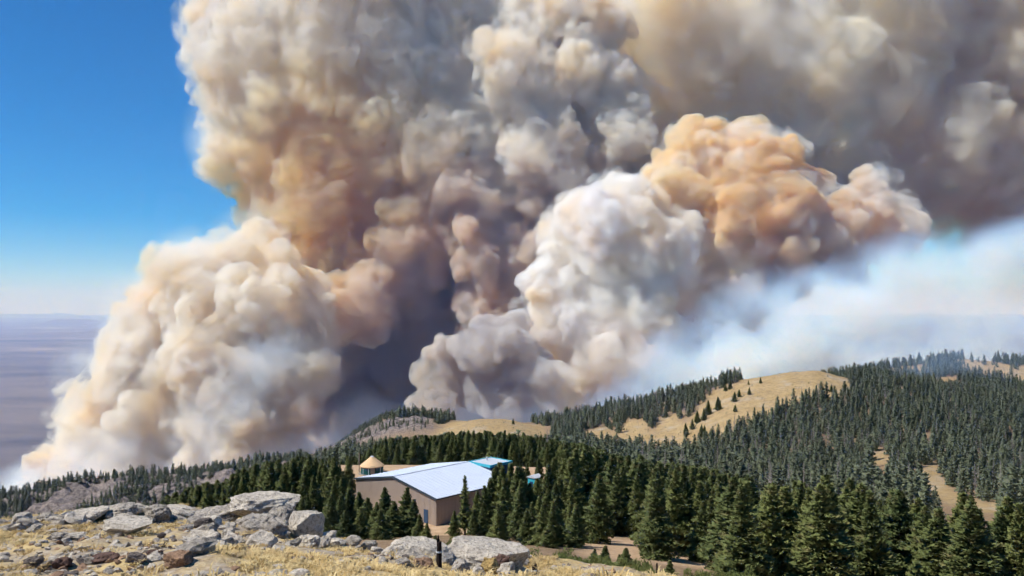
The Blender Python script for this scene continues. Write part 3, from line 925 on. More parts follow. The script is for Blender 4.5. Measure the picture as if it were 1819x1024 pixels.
# ------------------------------------------------------------------ rocks
def rock_mat(name, base, light, lichen=.35, warm=(.42, .36, .17)):
    m = Mat(name, .95, .12)
    co = m.pos()
    n1_ = m.noise(co, 2.2, 8, .7); n2_ = m.noise(co, 14, 6, .75); n3_ = m.noise(co, 5.0, 5, .7)
    c_ = m.mix(m.step(n1_, .32, .68), base, light)
    c_ = m.mix(m.step(n2_, .46, .66), c_, tuple(v_ * .38 for v_ in base))
    c_ = m.mix(m.math('MULTIPLY', m.step(m.noise(co, 38, 3, .7), .55, .75), .6), c_, tuple(min(.75, v_ * 1.45) for v_ in light))
    c_ = m.mix(m.math('MULTIPLY', m.step(n3_, .60, .66), lichen), c_, warm)
    m.color(c_)
    m.bump(m.math('ADD', n1_, m.math('MULTIPLY', n2_, .5)), .9, .08)
    return m.m
M_ROCK = rock_mat('grey_granite', (.26, .235, .205), (.47, .43, .375))
M_PALE = rock_mat('pale_granite', (.41, .365, .31), (.63, .575, .49), .3)
M_DARKR = rock_mat('dark_rock', (.10, .085, .08), (.22, .19, .17), .2)
M_RUST = rock_mat('rust_rock', (.24, .15, .10), (.40, .27, .18), .2, (.5, .36, .12))
M_YEL = rock_mat('ochre_rock', (.36, .25, .10), (.55, .40, .18), .2)
M_LAVA = rock_mat('red_brown_rock', (.10, .065, .055), (.18, .115, .095), .1, (.2, .12, .08))
def rock_mesh(name, seed, dims, cuts=16, sub=3, rough=.06, flat_top=0.0):
    """a ball of stone with faces split off it, then weathered"""
    q = np.random.default_rng(seed)
    bm = bmesh.new()
    bmesh.ops.create_icosphere(bm, subdivisions=sub + 1, radius=1.25)
    me = bpy.data.meshes.new(name)
    bm.to_mesh(me); bm.free()
    n = len(me.vertices)
    co = np.empty(n * 3); me.vertices.foreach_get('co', co); co = co.reshape(n, 3)
    for _ in range(cuts):
        nv = q.normal(size=3); nv /= np.linalg.norm(nv)
        c_ = q.uniform(.72, .98)
        over = np.maximum(0, co @ nv - c_)
        co = co - over[:, None] * nv
    if flat_top:
        nv = np.array((q.normal() * .06, q.normal() * .06, 1)); nv /= np.linalg.norm(nv)
        over = np.maximum(0, co @ nv - (1 - flat_top))
        co = co - over[:, None] * nv
    co -= (co.max(0) + co.min(0)) / 2
    co /= (co.max(0) - co.min(0)) / 2
    no = co / (np.linalg.norm(co, axis=1)[:, None] + 1e-6)
    off = fbm(co * 1.7 + seed, 2, seed) * rough * 1.5 + (np.abs(vnoise(co * 4.2 + seed, seed + 3)) - .3) * rough * 1.4 + vnoise(co * 10 + seed, seed + 4) * rough * .4
    co = (co + no * off[:, None]) * np.array(dims)
    me.vertices.foreach_set('co', co.ravel()); me.update()
    return me
def boulder(x0, x1, py_top, py_base, label, mat, seed, depth=.8, rz_=0.0, tilt=(0, 0), name='boulder', flat=0.2, rough=.09, cuts=20, group=None, dd=None, sub=4, sink=.12):
    pxm = (x0 + x1) / 2
    p_ = spot(pxm, py_base) if dd is None else Vector(P(pxm, py_base, dd))
    w = (x1 - x0) / F * p_.y / 2
    h = (py_base - py_top) / F * p_.y
    me = rock_mesh(name, seed, (w * 1.06, w * depth, h / 2 * (1 + sink) * 1.05), cuts, sub, rough, flat)
    me.materials.append(mat)
    o_ = obj(name, me)
    o_.location = (p_.x, p_.y + w * depth * .6, p_.z + h / 2 * (1 - sink))
    o_.rotation_euler = (tilt[0], tilt[1], rz_)
    tag(o_, label, 'rock', group)
    return o_
boulder(398, 516, 890, 928, 'long flat-topped pale slab crowning the big rock outcrop', M_PALE, 21, .75, .1, (0, .06), flat=.55, cuts=22, dd=17.6)
boulder(470, 524, 908, 962, 'steep dark-fronted boulder under the right end of the pale slab', M_ROCK, 22, .8, .3, (0, .15), flat=.25, dd=17.2)
boulder(404, 505, 922, 970, 'jagged dark boulder at the front of the big rock outcrop', M_ROCK, 23, .7, -.2, (.1, .12), flat=.2, rough=.11, dd=16.3)
boulder(338, 420, 908, 950, 'sloping grey ledge at the left of the big rock outcrop', M_ROCK, 24, .9, .2, (0, -.12), flat=.3, rough=.09, dd=17.8)
boulder(512, 570, 914, 978, 'squarish pink-grey block with a dark front beside the outcrop', M_PALE, 27, .85, .55, (.05, .08), flat=.35, cuts=11, rough=.035, dd=16.8)
boulder(523, 566, 956, 980, 'small pale knobbly stone at the foot of the squarish block', M_PALE, 26, .8, .1, (0, 0), rough=.12, dd=15.2)
boulder(180, 264, 929, 952, 'long low grey slab lying in the grass on the left', M_PALE, 28, .7, -.1, (.05, .05), flat=.5, rough=.04)
boulder(254, 297, 900, 930, 'rounded grey boulder on the skyline above the low slab', M_ROCK, 29, .9, 0, (0, 0))
boulder(268, 335, 903, 914, 'thin pale flagstone on the skyline left of the outcrop', M_PALE, 30, .6, .1, (0, .03), flat=.6, rough=.03)
boulder(216, 258, 898, 916, 'pointed pale boulder on the skyline left of the rounded boulder', M_PALE, 31, .9, .4)
boulder(176, 232, 903, 926, 'broken grey ledge rock on the skyline on the left', M_ROCK, 32, .9, .1, rough=.1)
boulder(120, 180, 908, 928, 'low grey rock on the skyline at the left', M_PALE, 33, .9, -.2, flat=.4)
boulder(18, 48, 916, 934, 'pale triangular rock near the left end of the skyline', M_PALE, 34, .8, .5)
boulder(60, 96, 914, 928, 'low rounded rock on the skyline near the left edge', M_ROCK, 35, .8, .3)
boulder(210, 238, 916, 932, 'dark-sided grey block just left of the rounded boulder', M_ROCK, 36, .8, .9)
boulder(344, 372, 924, 940, 'small dark rock at the left foot of the outcrop', M_DARKR, 37, .8, .2)
boulder(355, 386, 936, 964, 'upright grey stone leaning at the left foot of the outcrop', M_ROCK, 38, .7, .4, (0, -.3))
boulder(392, 412, 940, 964, 'pale stone wedged below the jagged boulder', M_PALE, 39, .7, .1, (0, .3))
boulder(664, 796, 971, 1040, 'large smooth pale boulder left of the dark post', M_PALE, 44, .9, .2, (0, .18), flat=.4, rough=.06, dd=15.5)
boulder(690, 770, 990, 1045, 'darker grey boulder in front of the large smooth one', M_ROCK, 42, .8, -.3, (0, .1), flat=.2, rough=.07, dd=13.6)
boulder(792, 936, 976, 1030, 'large speckled grey boulder right of the dark post', M_PALE, 43, .8, .1, (0, .12), flat=.45, rough=.07, dd=16.2)
boulder(728, 768, 996, 1020, 'orange-pink stone at the foot of the dark post', M_RUST, 45, .8, .2, dd=13.2)
boulder(856, 886, 996, 1022, 'ochre yellow stone in front of the speckled boulder', M_YEL, 46, .8, .4, dd=13.6)
boulder(872, 906, 990, 1012, 'crumbly red-brown stone in front of the speckled boulder', M_LAVA, 47, .8, .1, rough=.14, dd=14.1)
boulder(886, 918, 1004, 1030, 'pale pointed stone right of the ochre stone', M_PALE, 48, .8, .6, dd=13.0)
boulder(796, 834, 1000, 1030, 'rounded grey stone between the post and the ochre stone', M_ROCK, 49, .8, .6, dd=13.0)
boulder(836, 862, 1010, 1034, 'small grey stone beside the ochre stone', M_PALE, 50, .8, .6, dd=12.6)
boulder(286, 336, 988, 1012, 'flat rust-orange rock lying in the yellow grass', M_RUST, 51, .8, .2, (0, -.1), flat=.3)
boulder(222, 254, 990, 1006, 'greenish brown humped stone left of the rust-orange rock', M_DARKR, 52, .8, .2)
boulder(40, 74, 994, 1010, 'black crumbly stone near the lower left corner', M_DARKR, 53, .8, .2, rough=.12)
boulder(90, 120, 996, 1014, 'dark red-brown stone near the lower left corner', M_LAVA, 54, .8, .2, rough=.12)
boulder(160, 205, 990, 1002, 'low red-brown stone left of the greenish stone', M_LAVA, 55, .8, .2, rough=.12)
boulder(258, 286, 980, 990, 'low red-brown stone above the rust-orange rock', M_LAVA, 56, .8, .2, rough=.12)
boulder(286, 298, 959, 966, 'small white stone in the grass in front of the low slab', M_PALE, 57, .8, .2)
boulder(278, 292, 948, 957, 'small dark stone right of the low slab', M_DARKR, 58, .8, .2)
boulder(115, 146, 952, 962, 'thin pale stone lying left of the low slab', M_PALE, 59, .8, .2, flat=.5)
boulder(80, 114, 950, 962, 'grey cracked stone left of the thin pale stone', M_ROCK, 60, .8, .2, flat=.3)
boulder(610, 640, 956, 970, 'small peaked grey rock on the edge below the spruces', M_ROCK, 61, .8, .2)
boulder(580, 612, 960, 972, 'low pale rock on the edge beside the peaked rock', M_PALE, 62, .8, .2)
boulder(640, 668, 964, 978, 'low grey rock on the edge left of the smooth boulder', M_ROCK, 63, .8, .5, rough=.1)
RUB = [rock_mesh('stone', 560 + s, (1, .85, .7), 14, 2, .11, .25) for s in range(8)]
for s_, me in enumerate(RUB):
    me.materials.append([M_PALE, M_ROCK, M_PALE, M_ROCK][s_ % 4])
for i in range(75):
    if i < 45:
        px = R.uniform(0, 420); py = float(np.interp(px, [0, 100, 200, 330, 420], [932, 926, 914, 916, 930])) + R.uniform(-4, 16) ; lab = 'broken grey rock in the rubble along the skyline of the knoll'; gr = 'rubble along the knoll skyline'
    elif i < 62:
        px = R.uniform(330, 590); py = R.uniform(955, 985); lab = 'broken rock in the rubble at the foot of the big outcrop'; gr = 'rubble below the outcrop'
    else:
        px = R.uniform(660, 940); py = R.uniform(985, 1024); lab = 'broken rock among the big pale boulders by the dark post'; gr = 'rubble among the boulders by the post'
    p_ = spot(px, py, 6, 26)
    o_ = obj('stone', RUB[R.randrange(8)])
    s = R.uniform(.08, .30)
    o_.scale = (s, s * R.uniform(.7, 1.0), s * R.uniform(.5, .9))
    o_.location = (p_.x, p_.y, p_.z + s * .15)
    o_.rotation_euler = (R.uniform(-.35, .35), R.uniform(-.35, .35), R.uniform(0, 6.28))
    tag(o_, lab, 'stone', gr)
# stones scattered over the knoll, one object each
STONES = []
for s in range(10):
    me = rock_mesh('stone', 500 + s, (1, .85, .6), 12, 1, .07, .2)
    STONES.append(me)
stone_mats = [M_ROCK, M_ROCK, M_PALE, M_PALE, M_ROCK, M_PALE, M_DARKR, M_RUST, M_ROCK, M_PALE]
for me, mt in zip(STONES, stone_mats):
    me.materials.append(mt)
k = 0
for _ in range(4000):
    if k >= 170:
        break
    px = R.uniform(-20, 1260); py = R.uniform(905, 1030)
    edge = np.interp(px, [0, 200, 330, 450, 560, 700, 850, 1000, 1200], [926, 912, 910, 932, 962, 980, 994, 1000, 1026])
    if py < edge + 2:
        continue
    p_ = spot(px, py, 6, 26)
    if p_.y > 25:
        continue
    cl = float(n2(p_.x, p_.y, 1.8, 2, 60))
    if R.random() > .35 + cl:
        continue
    me = STONES[R.randrange(10)]
    o_ = obj('stone', me)
    s = min(.17, .035 + R.expovariate(1 / .028))
    o_.scale = (s, s * R.uniform(.8, 1.1), s * R.uniform(.7, 1.1))
    o_.location = (p_.x, p_.y, p_.z + s * .12)
    o_.rotation_euler = (R.uniform(-.25, .25), R.uniform(-.25, .25), R.uniform(0, 6.28))
    tag(o_, 'small loose stone lying among the dry grass of the rocky knoll', 'stone', 'loose stones scattered over the knoll')
    k += 1
# gravel
n = 9000
d = rng.uniform(6, 27, n); px = rng.uniform(-260, 1500, n)
x = (px - CX) / F * d
cl = n2(x, d, 1.6, 3, 61)
ok = cl > -.05
x, d = x[ok], d[ok]
n = len(x)
s = np.clip(.018 + rng.exponential(.02, n), 0, .09)
GRAV = [bpy.data.objects.new('gravel_source', STONES[i]) for i in (0, 2, 3, 5, 6, 7)]
instancer('gravel', np.stack([x, d, ground(x, d) + s * .15], 1), np.stack([s, s, s * .8], 1), rng.uniform(0, 6.28, (n, 3)) * np.array((.1, .1, 1)), rng.integers(0, 6, n), GRAV,
          'grey gravel and chips between the grass tufts on the knoll', 'gravel')
# ------------------------------------------------------------------ dry grass tufts
mg = Mat('dry_grass', .85, .15)
cg = mg.mix(mg.random(), (.40, .275, .105), (.66, .53, .28))
cg = mg.mix(mg.step(mg.noise(mg.pos(), .7, 3), .5, .75), cg, (.42, .31, .16))
mg.color(cg)
TUFT = []
for s in range(6):
    q = np.random.default_rng(700 + s)
    V, Fc = [], []
    for b in range(70):
        an = q.uniform(0, 6.28); r_ = q.uniform(0, .55) ** .8; L = q.uniform(.35, .8); lean = q.uniform(.25, 1.15)
        bx, by = r_ * math.cos(an), r_ * math.sin(an)
        an2 = an + q.normal() * .5
        dx, dy = math.cos(an2), math.sin(an2)
        w = .022
        m_ = (bx + dx * L * lean * .45, by + dy * L * lean * .45, L * .62)
        e_ = (bx + dx * L * lean, by + dy * L * lean, L * (.75 - lean * .28))
        i = len(V)
        V += [(bx - dy * w, by + dx * w, -.1), (bx + dy * w, by - dx * w, -.1), (m_[0] + dy * w, m_[1] - dx * w, m_[2]), (m_[0] - dy * w, m_[1] + dx * w, m_[2]), e_]
        Fc += [(i, i + 1, i + 2, i + 3), (i + 3, i + 2, i + 4)]
    me = mesh_from('tuft', V, Fc); me.materials.append(mg.m)
    TUFT.append(bpy.data.objects.new('tuft_source', me))
n = 16000
d = 5.5 + 21 * rng.uniform(0, 1, n) ** .9; px = rng.uniform(-260, 1500, n)
x = (px - CX) / F * d
cl = n2(x, d, 2.2, 3, 62) + .35 * n2(x, d, .6, 2, 63)
ok = cl > rng.uniform(-.50, .30, n) + np.clip((px - 600) / 900, 0, .5)
x, d, cl = x[ok], d[ok], cl[ok]
n = len(x)
s = rng.uniform(.08, .21, n) * (1 + .35 * np.clip(cl, 0, 1))
print('tufts', n)
instancer('dry_grass', np.stack([x, d, ground(x, d) - .01], 1), np.stack([s * 1.15, s * 1.15, s * .75], 1), np.stack([rng.normal(0, .08, n), rng.normal(0, .08, n), rng.uniform(0, 6.28, n)], 1), rng.integers(0, 6, n), TUFT,
          'straw yellow tussock grass growing over the rocky knoll', 'grass')

# ------------------------------------------------------------------ low shrubs and saplings on the slope under the knoll
def shrub_mesh(seed):
    q = np.random.default_rng(seed)
    V, Fc = [], []
    lobes = [(q.normal() * .45, q.normal() * .35, q.uniform(.2, .5), q.uniform(.35, .55)) for _ in range(7)]
    for b in range(2600):
        lx, ly, lz, lr = lobes[q.integers(0, 7)]
        v_ = q.normal(size=3); v_ /= np.linalg.norm(v_)
        rr = lr * q.uniform(.4, 1.05) ** .5
        p_ = np.array((lx, ly, lz)) + v_ * rr * np.array((1, 1, .85))
        if p_[2] < 0: p_[2] = abs(p_[2]) * .3
        aim = v_ + q.normal(size=3) * .5 + np.array((0, 0, .5)); aim /= np.linalg.norm(aim)
        ln = q.uniform(.05, .11); wd = np.cross(aim, q.normal(size=3)); wd = wd / np.linalg.norm(wd) * ln * .3
        i = len(V); V += [p_ - aim * ln * .4, p_ + wd, p_ + aim * ln * .7, p_ - wd]; Fc.append((i, i + 1, i + 2, i + 3))
    return mesh_from('foliage', V, Fc)
SHRUB = [shrub_mesh(800 + s) for s in range(4)]
for me in SHRUB: me.materials.append(M_BUSH)
stem = mesh_from('stem', *merge([tube((0, 0, -.2), (.3 * math.cos(t), .3 * math.sin(t), .45), .03, .012, 5) for t in (0, 1.3, 2.5, 3.8, 5)]))
stem.materials.append(M_BARK)
for px, py, d, w in ((905, 985, 30, 40), (935, 990, 28, 46), (960, 1000, 30, 40), (985, 1000, 33, 44), (1010, 996, 34, 46), (1030, 1004, 31, 44), (1050, 1008, 30, 46), (1062, 992, 36, 40), (1075, 1004, 33, 36), (1090, 1010, 32, 40), (1000, 984, 40, 46),
                      (1130, 1000, 40, 34), (1150, 1004, 42, 36), (1160, 1012, 36, 30), (1240, 1016, 44, 36), (1265, 1020, 42, 42), (1290, 1020, 44, 46), (1320, 1030, 40, 46), (840, 972, 40, 40), (800, 968, 44, 36), (770, 972, 40, 36), (820, 962, 60, 46), (1340, 1024, 46, 46), (1110, 1018, 28, 30)):
    x = (px - CX) / F * d
    t = empty('shrub', (x, d, float(ground(x, d))), R.uniform(0, 6.28))
    zt_ = (HY - (py - w * .45)) / F * d - t.location.z
    w_ = w / F * d * .62
    t.scale = (w_, w_, max(w_ * .8, min(zt_, w_ * 3.0)))
    obj('foliage', SHRUB[R.randrange(4)], None, t); obj('stem', stem, None, t)
    tag(t, 'low bushy green shrub on the slope just beyond the knoll', 'shrub', 'low shrubs beyond the knoll edge')
for px, py, d, lab in ((1074, 968, 40, 'young spruce sapling at the left end of the dirt clearing'), (1113, 972, 42, 'pointed young spruce sapling in the middle of the dirt clearing'), (1190, 994, 36, 'small sapling near the pale stones below the clearing'),
                       (773, 950, 46, 'young spruce just behind the dark post'), (1056, 974, 60, 'tiny sapling on the dirt clearing by the trunks'), (1100, 984, 60, 'tiny sapling on the open dirt')):
    x = (px - CX) / F * d; g = float(ground(x, d))
    spruce(x, d, max(.6, (HY - py) / F * d - g), lab, None, wide=1.6)

number_off('spruces at the left corner of the building', '%s from the left of the spruces crowding the left corner of the metal building')
number_off('spruces at the right end of the yard', '%s from the left of the spruces at the right end of the dirt yard')
number_off('spruces in front of the cyan shed', '%s from the left of the spruces half hiding the cyan shed')
number_off('spruces left of the yurt', '%s from the left of the spruces beside the pole left of the yurt')
number_off('low shrubs beyond the knoll edge', '%s from the left of the low green shrubs just beyond the knoll')
number_off('rubble among the boulders by the post', '%s from the left of the broken rocks among the boulders by the dark post')
number_off('rubble below the outcrop', '%s from the left of the broken rocks at the foot of the big outcrop')
number_off('spruces in the middle of the right stand', '%s from the left of the spruces deep in the stand right of the building')
# ------------------------------------------------------------------ old fence posts
M_POST = paint('charred_post', (.028, .020, .018), .95, .1, .6, 25)
def post(px, py0, py1, dd, label, w, split=None):
    b = P(px, py1, dd)
    h = (py1 - py0) / F * dd
    t = empty('fence_post', (b[0], b[1], b[2]))
    q = np.random.default_rng(int(px))
    rs = []
    for z in np.linspace(-.5, h, 9):
        rr = w * (1 + q.normal() * .05) * (1 - .12 * max(z, 0) / h)
        rs.append([(rr * (1 + q.normal() * .05) * math.cos(a_ * 2 * math.pi / 9) + q.normal() * .004, rr * (1 + q.normal() * .05) * math.sin(a_ * 2 * math.pi / 9), z + (q.normal() * .05 if z == h else 0)) for a_ in range(9)])
    obj('shaft', mesh_from('shaft', *ring_data(rs)), M_POST, t)
    if split:
        obj('wire_band', mesh_from('wire_band', *ring_data([ring(w * 1.06, h * split - .012, 12), ring(w * 1.06, h * split + .012, 12)])), M_GREY, t)
    tag(t, label, 'post')
post(780, 961, 1010, 14.2, 'tall charred fence post standing between two big pale boulders', .05, .6)
post(949, 1008, 1036, 12.6, 'short charred post stub at the bottom edge of the picture', .045, .8)
post(1167, 1003, 1026, 20, 'thin grey stake near the shrubs right of centre', .02)
print('scene before smoke', round(time.time() - T0, 1))
#SMOKE#
# ------------------------------------------------------------------ smoke of the wildfire
def blob_mesh(name, pts, rad, vox):
    me = bpy.data.meshes.new('points'); me.from_pydata(pts.tolist(), [], [])
    at = me.attributes.new('rad', 'FLOAT', 'POINT'); at.data.foreach_set('value', rad.astype(np.float32))
    ob = bpy.data.objects.new('points', me); COL.objects.link(ob)
    ng = bpy.data.node_groups.new('billows', 'GeometryNodeTree')
    ng.interface.new_socket('Geometry', in_out='INPUT', socket_type='NodeSocketGeometry')
    ng.interface.new_socket('Geometry', in_out='OUTPUT', socket_type='NodeSocketGeometry')
    N, L = ng.nodes, ng.links
    gi, go = N.new('NodeGroupInput'), N.new('NodeGroupOutput')
    mp, pv, vm, na = N.new('GeometryNodeMeshToPoints'), N.new('GeometryNodePointsToVolume'), N.new('GeometryNodeVolumeToMesh'), N.new('GeometryNodeInputNamedAttribute')
    na.data_type = 'FLOAT'; na.inputs[0].default_value = 'rad'
    L.new(gi.outputs[0], mp.inputs[0]); L.new(mp.outputs[0], pv.inputs['Points']); L.new(na.outputs[0], pv.inputs['Radius'])
    pv.resolution_mode = 'VOXEL_SIZE'; pv.inputs['Voxel Size'].default_value = vox; pv.inputs['Density'].default_value = 1
    vm.resolution_mode = 'GRID'; vm.inputs['Threshold'].default_value = .1
    L.new(pv.outputs[0], vm.inputs[0]); L.new(vm.outputs[0], go.inputs[0])
    m = ob.modifiers.new('g', 'NODES'); m.node_group = ng
    dg = bpy.context.evaluated_depsgraph_get(); dg.update()
    out = bpy.data.meshes.new_from_object(ob.evaluated_get(dg))
    bpy.data.objects.remove(ob); bpy.data.meshes.remove(me); bpy.data.node_groups.remove(ng)
    out.name = name
    return out
def relax(me, it, f):
    n = len(me.vertices); co = np.empty(n * 3); me.vertices.foreach_get('co', co); co = co.reshape(n, 3)
    ed = np.empty(len(me.edges) * 2, np.int32); me.edges.foreach_get('vertices', ed); ed = ed.reshape(-1, 2)
    deg = np.bincount(ed.ravel(), minlength=n)[:, None]
    for _ in range(it):
        s_ = np.stack([np.bincount(ed[:, 0], co[ed[:, 1], k_], n) + np.bincount(ed[:, 1], co[ed[:, 0], k_], n) for k_ in range(3)], 1)
        co = co * (1 - f) + f * s_ / np.maximum(deg, 1)
    me.vertices.foreach_set('co', co.ravel()); me.update()
def ruffle(me, scales, seed):
    n = len(me.vertices); co = np.empty(n * 3); me.vertices.foreach_get('co', co); co = co.reshape(n, 3)
    nm = np.empty(n * 3, np.float32); me.vertex_normals.foreach_get('vector', nm); nm = nm.reshape(n, 3)
    d_ = 0
    for (sc_, am, kind) in scales:
        d_ = d_ + am * (fbm(co / sc_, 2, seed) if kind == 'f' else np.abs(vnoise(co / sc_, seed + 5)) * 2 - .6)
    co = co + nm * d_[:, None]
    me.vertices.foreach_set('co', co.ravel()); me.update()
def smoke_mat(name, dens, scat, absb, surf=0.0, scol=(.85, .83, .8), g=0.0):
    m = bpy.data.materials.new(name); m.use_nodes = True
    N, L = m.node_tree.nodes, m.node_tree.links
    N.remove(N['Principled BSDF']); out = N['Material Output']
    v1, v2, ad = N.new('ShaderNodeVolumeScatter'), N.new('ShaderNodeVolumeAbsorption'), N.new('ShaderNodeAddShader')
    v1.inputs['Color'].default_value = (*scat, 1); v1.inputs['Density'].default_value = dens; v1.inputs['Anisotropy'].default_value = g
    v2.inputs['Color'].default_value = (*[1 - a_ for a_ in absb], 1); v2.inputs['Density'].default_value = dens
    L.new(v1.outputs[0], ad.inputs[0]); L.new(v2.outputs[0], ad.inputs[1]); L.new(ad.outputs[0], out.inputs['Volume'])
    if surf:
        tr, df, mx = N.new('ShaderNodeBsdfTransparent'), N.new('ShaderNodeBsdfDiffuse'), N.new('ShaderNodeMixShader')
        df.inputs[0].default_value = (*scol, 1); mx.inputs[0].default_value = surf
        L.new(tr.outputs[0], mx.inputs[1]); L.new(df.outputs[0], mx.inputs[2]); L.new(mx.outputs[0], out.inputs['Surface'])
    return m
qs = np.random.default_rng(7)
def smoke(name, label, blobs, d0, mat, vox=16, n1=16, n2_=7, k1=(.34, .58), amp=1.0, fat=.86, seed=3):
    pts, rad = [], []
    for b in blobs:
        x_, y_, r_ = b[:3]
        d_ = (b[3] if len(b) > 3 else d0) * (1 + qs.uniform(-.035, .035))
        c0 = P(x_, y_, d_); R0 = r_ / F * d_ * fat
        pts.append(c0); rad.append(R0)
        v_ = qs.normal(size=(n1, 3)); v_ /= np.linalg.norm(v_, axis=1)[:, None]
        lumpy = int(qs.uniform(.15, 1.25) * n2_)
        for u0 in v_[:int(n1 * qs.uniform(.55, 1.0)) + 1]:
            r1 = R0 * qs.uniform(*k1); c1 = c0 + u0 * (R0 * 1.08 - r1 * .45)
            pts.append(c1); rad.append(r1)
            for _ in range(lumpy):
                u1 = qs.normal(size=3); u1 = u1 / np.linalg.norm(u1) + u0 * .7; u1 /= np.linalg.norm(u1)
                r2 = r1 * qs.uniform(.3, .55); pts.append(c1 + u1 * (r1 * 1.05 - r2 * .4)); rad.append(r2)
    me = blob_mesh(name, np.array(pts), np.array(rad), vox)
    relax(me, 2, .5)
    ruffle(me, ((110, 18 * amp, 'b'), (50, 13 * amp, 'b'), (27, 10 * amp, 'b'), (15, 4 * amp, 'f')), seed)
    t_ = bpy.data.objects.new('billow_clean', me); COL.objects.link(t_)
    rm = t_.modifiers.new('remesh', 'REMESH'); rm.mode = 'VOXEL'; rm.voxel_size = vox * .85
    dg = bpy.context.evaluated_depsgraph_get(); dg.update()
    me2 = bpy.data.meshes.new_from_object(t_.evaluated_get(dg))
    bpy.data.objects.remove(t_); bpy.data.meshes.remove(me)
    me = me2; me.name = name
    me.materials.clear(); me.materials.append(mat)
    me.shade_smooth()
    o_ = obj(name, me)
    print(name, len(pts), len(me.polygons))
    return tag(o_, label, 'smoke', 'wildfire smoke', 'stuff')
SC = (.80, .89, 1.0)
def mixed_smoke(name, dens, base, zones, wisp=(.0085, .034), rough=(.45, 4.0), brown=(.008, .06, .20), surf=.02, step=1.0, thin=()):
    """one body of smoke: wispy density, sooty and brown zones, some with shade or glow painted into the colour"""
    m = bpy.data.materials.new(name); m.use_nodes = True
    N, L = m.node_tree.nodes, m.node_tree.links
    N.remove(N['Principled BSDF']); out = N['Material Output']
    def mth(op, a_, b_=0.0, cl=False):
        k_ = N.new('ShaderNodeMath'); k_.operation = op; k_.use_clamp = cl
        for so_, v_ in zip(k_.inputs, (a_, b_)):
            if isinstance(v_, bpy.types.NodeSocket): L.new(v_, so_)
            else: so_.default_value = v_
        return k_.outputs[0]
    def vec(op, a_, b_, sc_=None):
        k_ = N.new('ShaderNodeVectorMath'); k_.operation = op
        for so_, v_ in zip(k_.inputs, (a_, b_)):
            if isinstance(v_, bpy.types.NodeSocket): L.new(v_, so_)
            else: so_.default_value = v_
        if sc_ is not None:
            if isinstance(sc_, bpy.types.NodeSocket): L.new(sc_, k_.inputs['Scale'])
            else: k_.inputs['Scale'].default_value = sc_
        return k_.outputs['Value'] if op == 'DISTANCE' else k_.outputs['Vector']
    def noise(v_, sc_, det, col=False):
        k_ = N.new('ShaderNodeTexNoise'); k_.inputs['Scale'].default_value = sc_; k_.inputs['Detail'].default_value = det; k_.inputs['Roughness'].default_value = .6
        L.new(v_, k_.inputs['Vector'])
        return k_.outputs['Color' if col else 'Fac']
    pos_ = N.new('ShaderNodeNewGeometry').outputs['Position']
    big = noise(pos_, .0045, 1)
    shift = mth('MULTIPLY', mth('SUBTRACT', big, .5), 420.0)
    sig = vec('ADD', base, (0, 0, 0))
    bw = mth('MULTIPLY', mth('SUBTRACT', big, .5, True), 5.0, True)
    sig = vec('ADD', sig, vec('SCALE', brown, (0, 0, 0), bw))
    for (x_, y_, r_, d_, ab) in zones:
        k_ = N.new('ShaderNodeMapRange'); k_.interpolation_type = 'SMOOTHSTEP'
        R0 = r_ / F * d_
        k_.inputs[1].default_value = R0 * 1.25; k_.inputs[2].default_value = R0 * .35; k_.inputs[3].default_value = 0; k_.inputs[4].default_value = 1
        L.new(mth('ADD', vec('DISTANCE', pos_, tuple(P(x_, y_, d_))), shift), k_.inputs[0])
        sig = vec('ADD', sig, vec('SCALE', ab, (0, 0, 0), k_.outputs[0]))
    sig = vec('MAXIMUM', sig, (.001, .004, .01))
    w1 = mth('MULTIPLY', mth('SUBTRACT', noise(pos_, wisp[0], 1), rough[0] - .12, True), rough[1])
    w2 = mth('ADD', mth('MULTIPLY', mth('SUBTRACT', noise(pos_, wisp[1], 2), .34, True), 4.2), .15)
    dn = mth('MULTIPLY', mth('MULTIPLY', w1, w2), dens)
    dn = mth('ADD', dn, dens * .06)
    for (x_, y_, r_, d_, k0) in thin:
        k_ = N.new('ShaderNodeMapRange'); k_.interpolation_type = 'SMOOTHSTEP'
        R0 = r_ / F * d_
        k_.inputs[1].default_value = R0 * 1.2; k_.inputs[2].default_value = R0 * .5; k_.inputs[3].default_value = 1; k_.inputs[4].default_value = 1 - k0
        L.new(mth('ADD', vec('DISTANCE', pos_, tuple(P(x_, y_, d_))), shift), k_.inputs[0])
        dn = mth('MULTIPLY', dn, k_.outputs[0])
    v1, v2, ad = N.new('ShaderNodeVolumeScatter'), N.new('ShaderNodeVolumeAbsorption'), N.new('ShaderNodeAddShader')
    v1.inputs['Color'].default_value = (*SC, 1)
    L.new(dn, v1.inputs['Density']); L.new(dn, v2.inputs['Density'])
    L.new(vec('SUBTRACT', (1, 1, 1), sig), v2.inputs['Color'])
    L.new(v1.outputs[0], ad.inputs[0]); L.new(v2.outputs[0], ad.inputs[1]); L.new(ad.outputs[0], out.inputs['Volume'])
    tr, df, mx = N.new('ShaderNodeBsdfTransparent'), N.new('ShaderNodeBsdfDiffuse'), N.new('ShaderNodeMixShader')
    df.inputs[0].default_value = (.85, .8, .72, 1); mx.inputs[0].default_value = surf
    L.new(tr.outputs[0], mx.inputs[1]); L.new(df.outputs[0], mx.inputs[2]); L.new(mx.outputs[0], out.inputs['Surface'])
    m.cycles.volume_step_rate = step
    return m
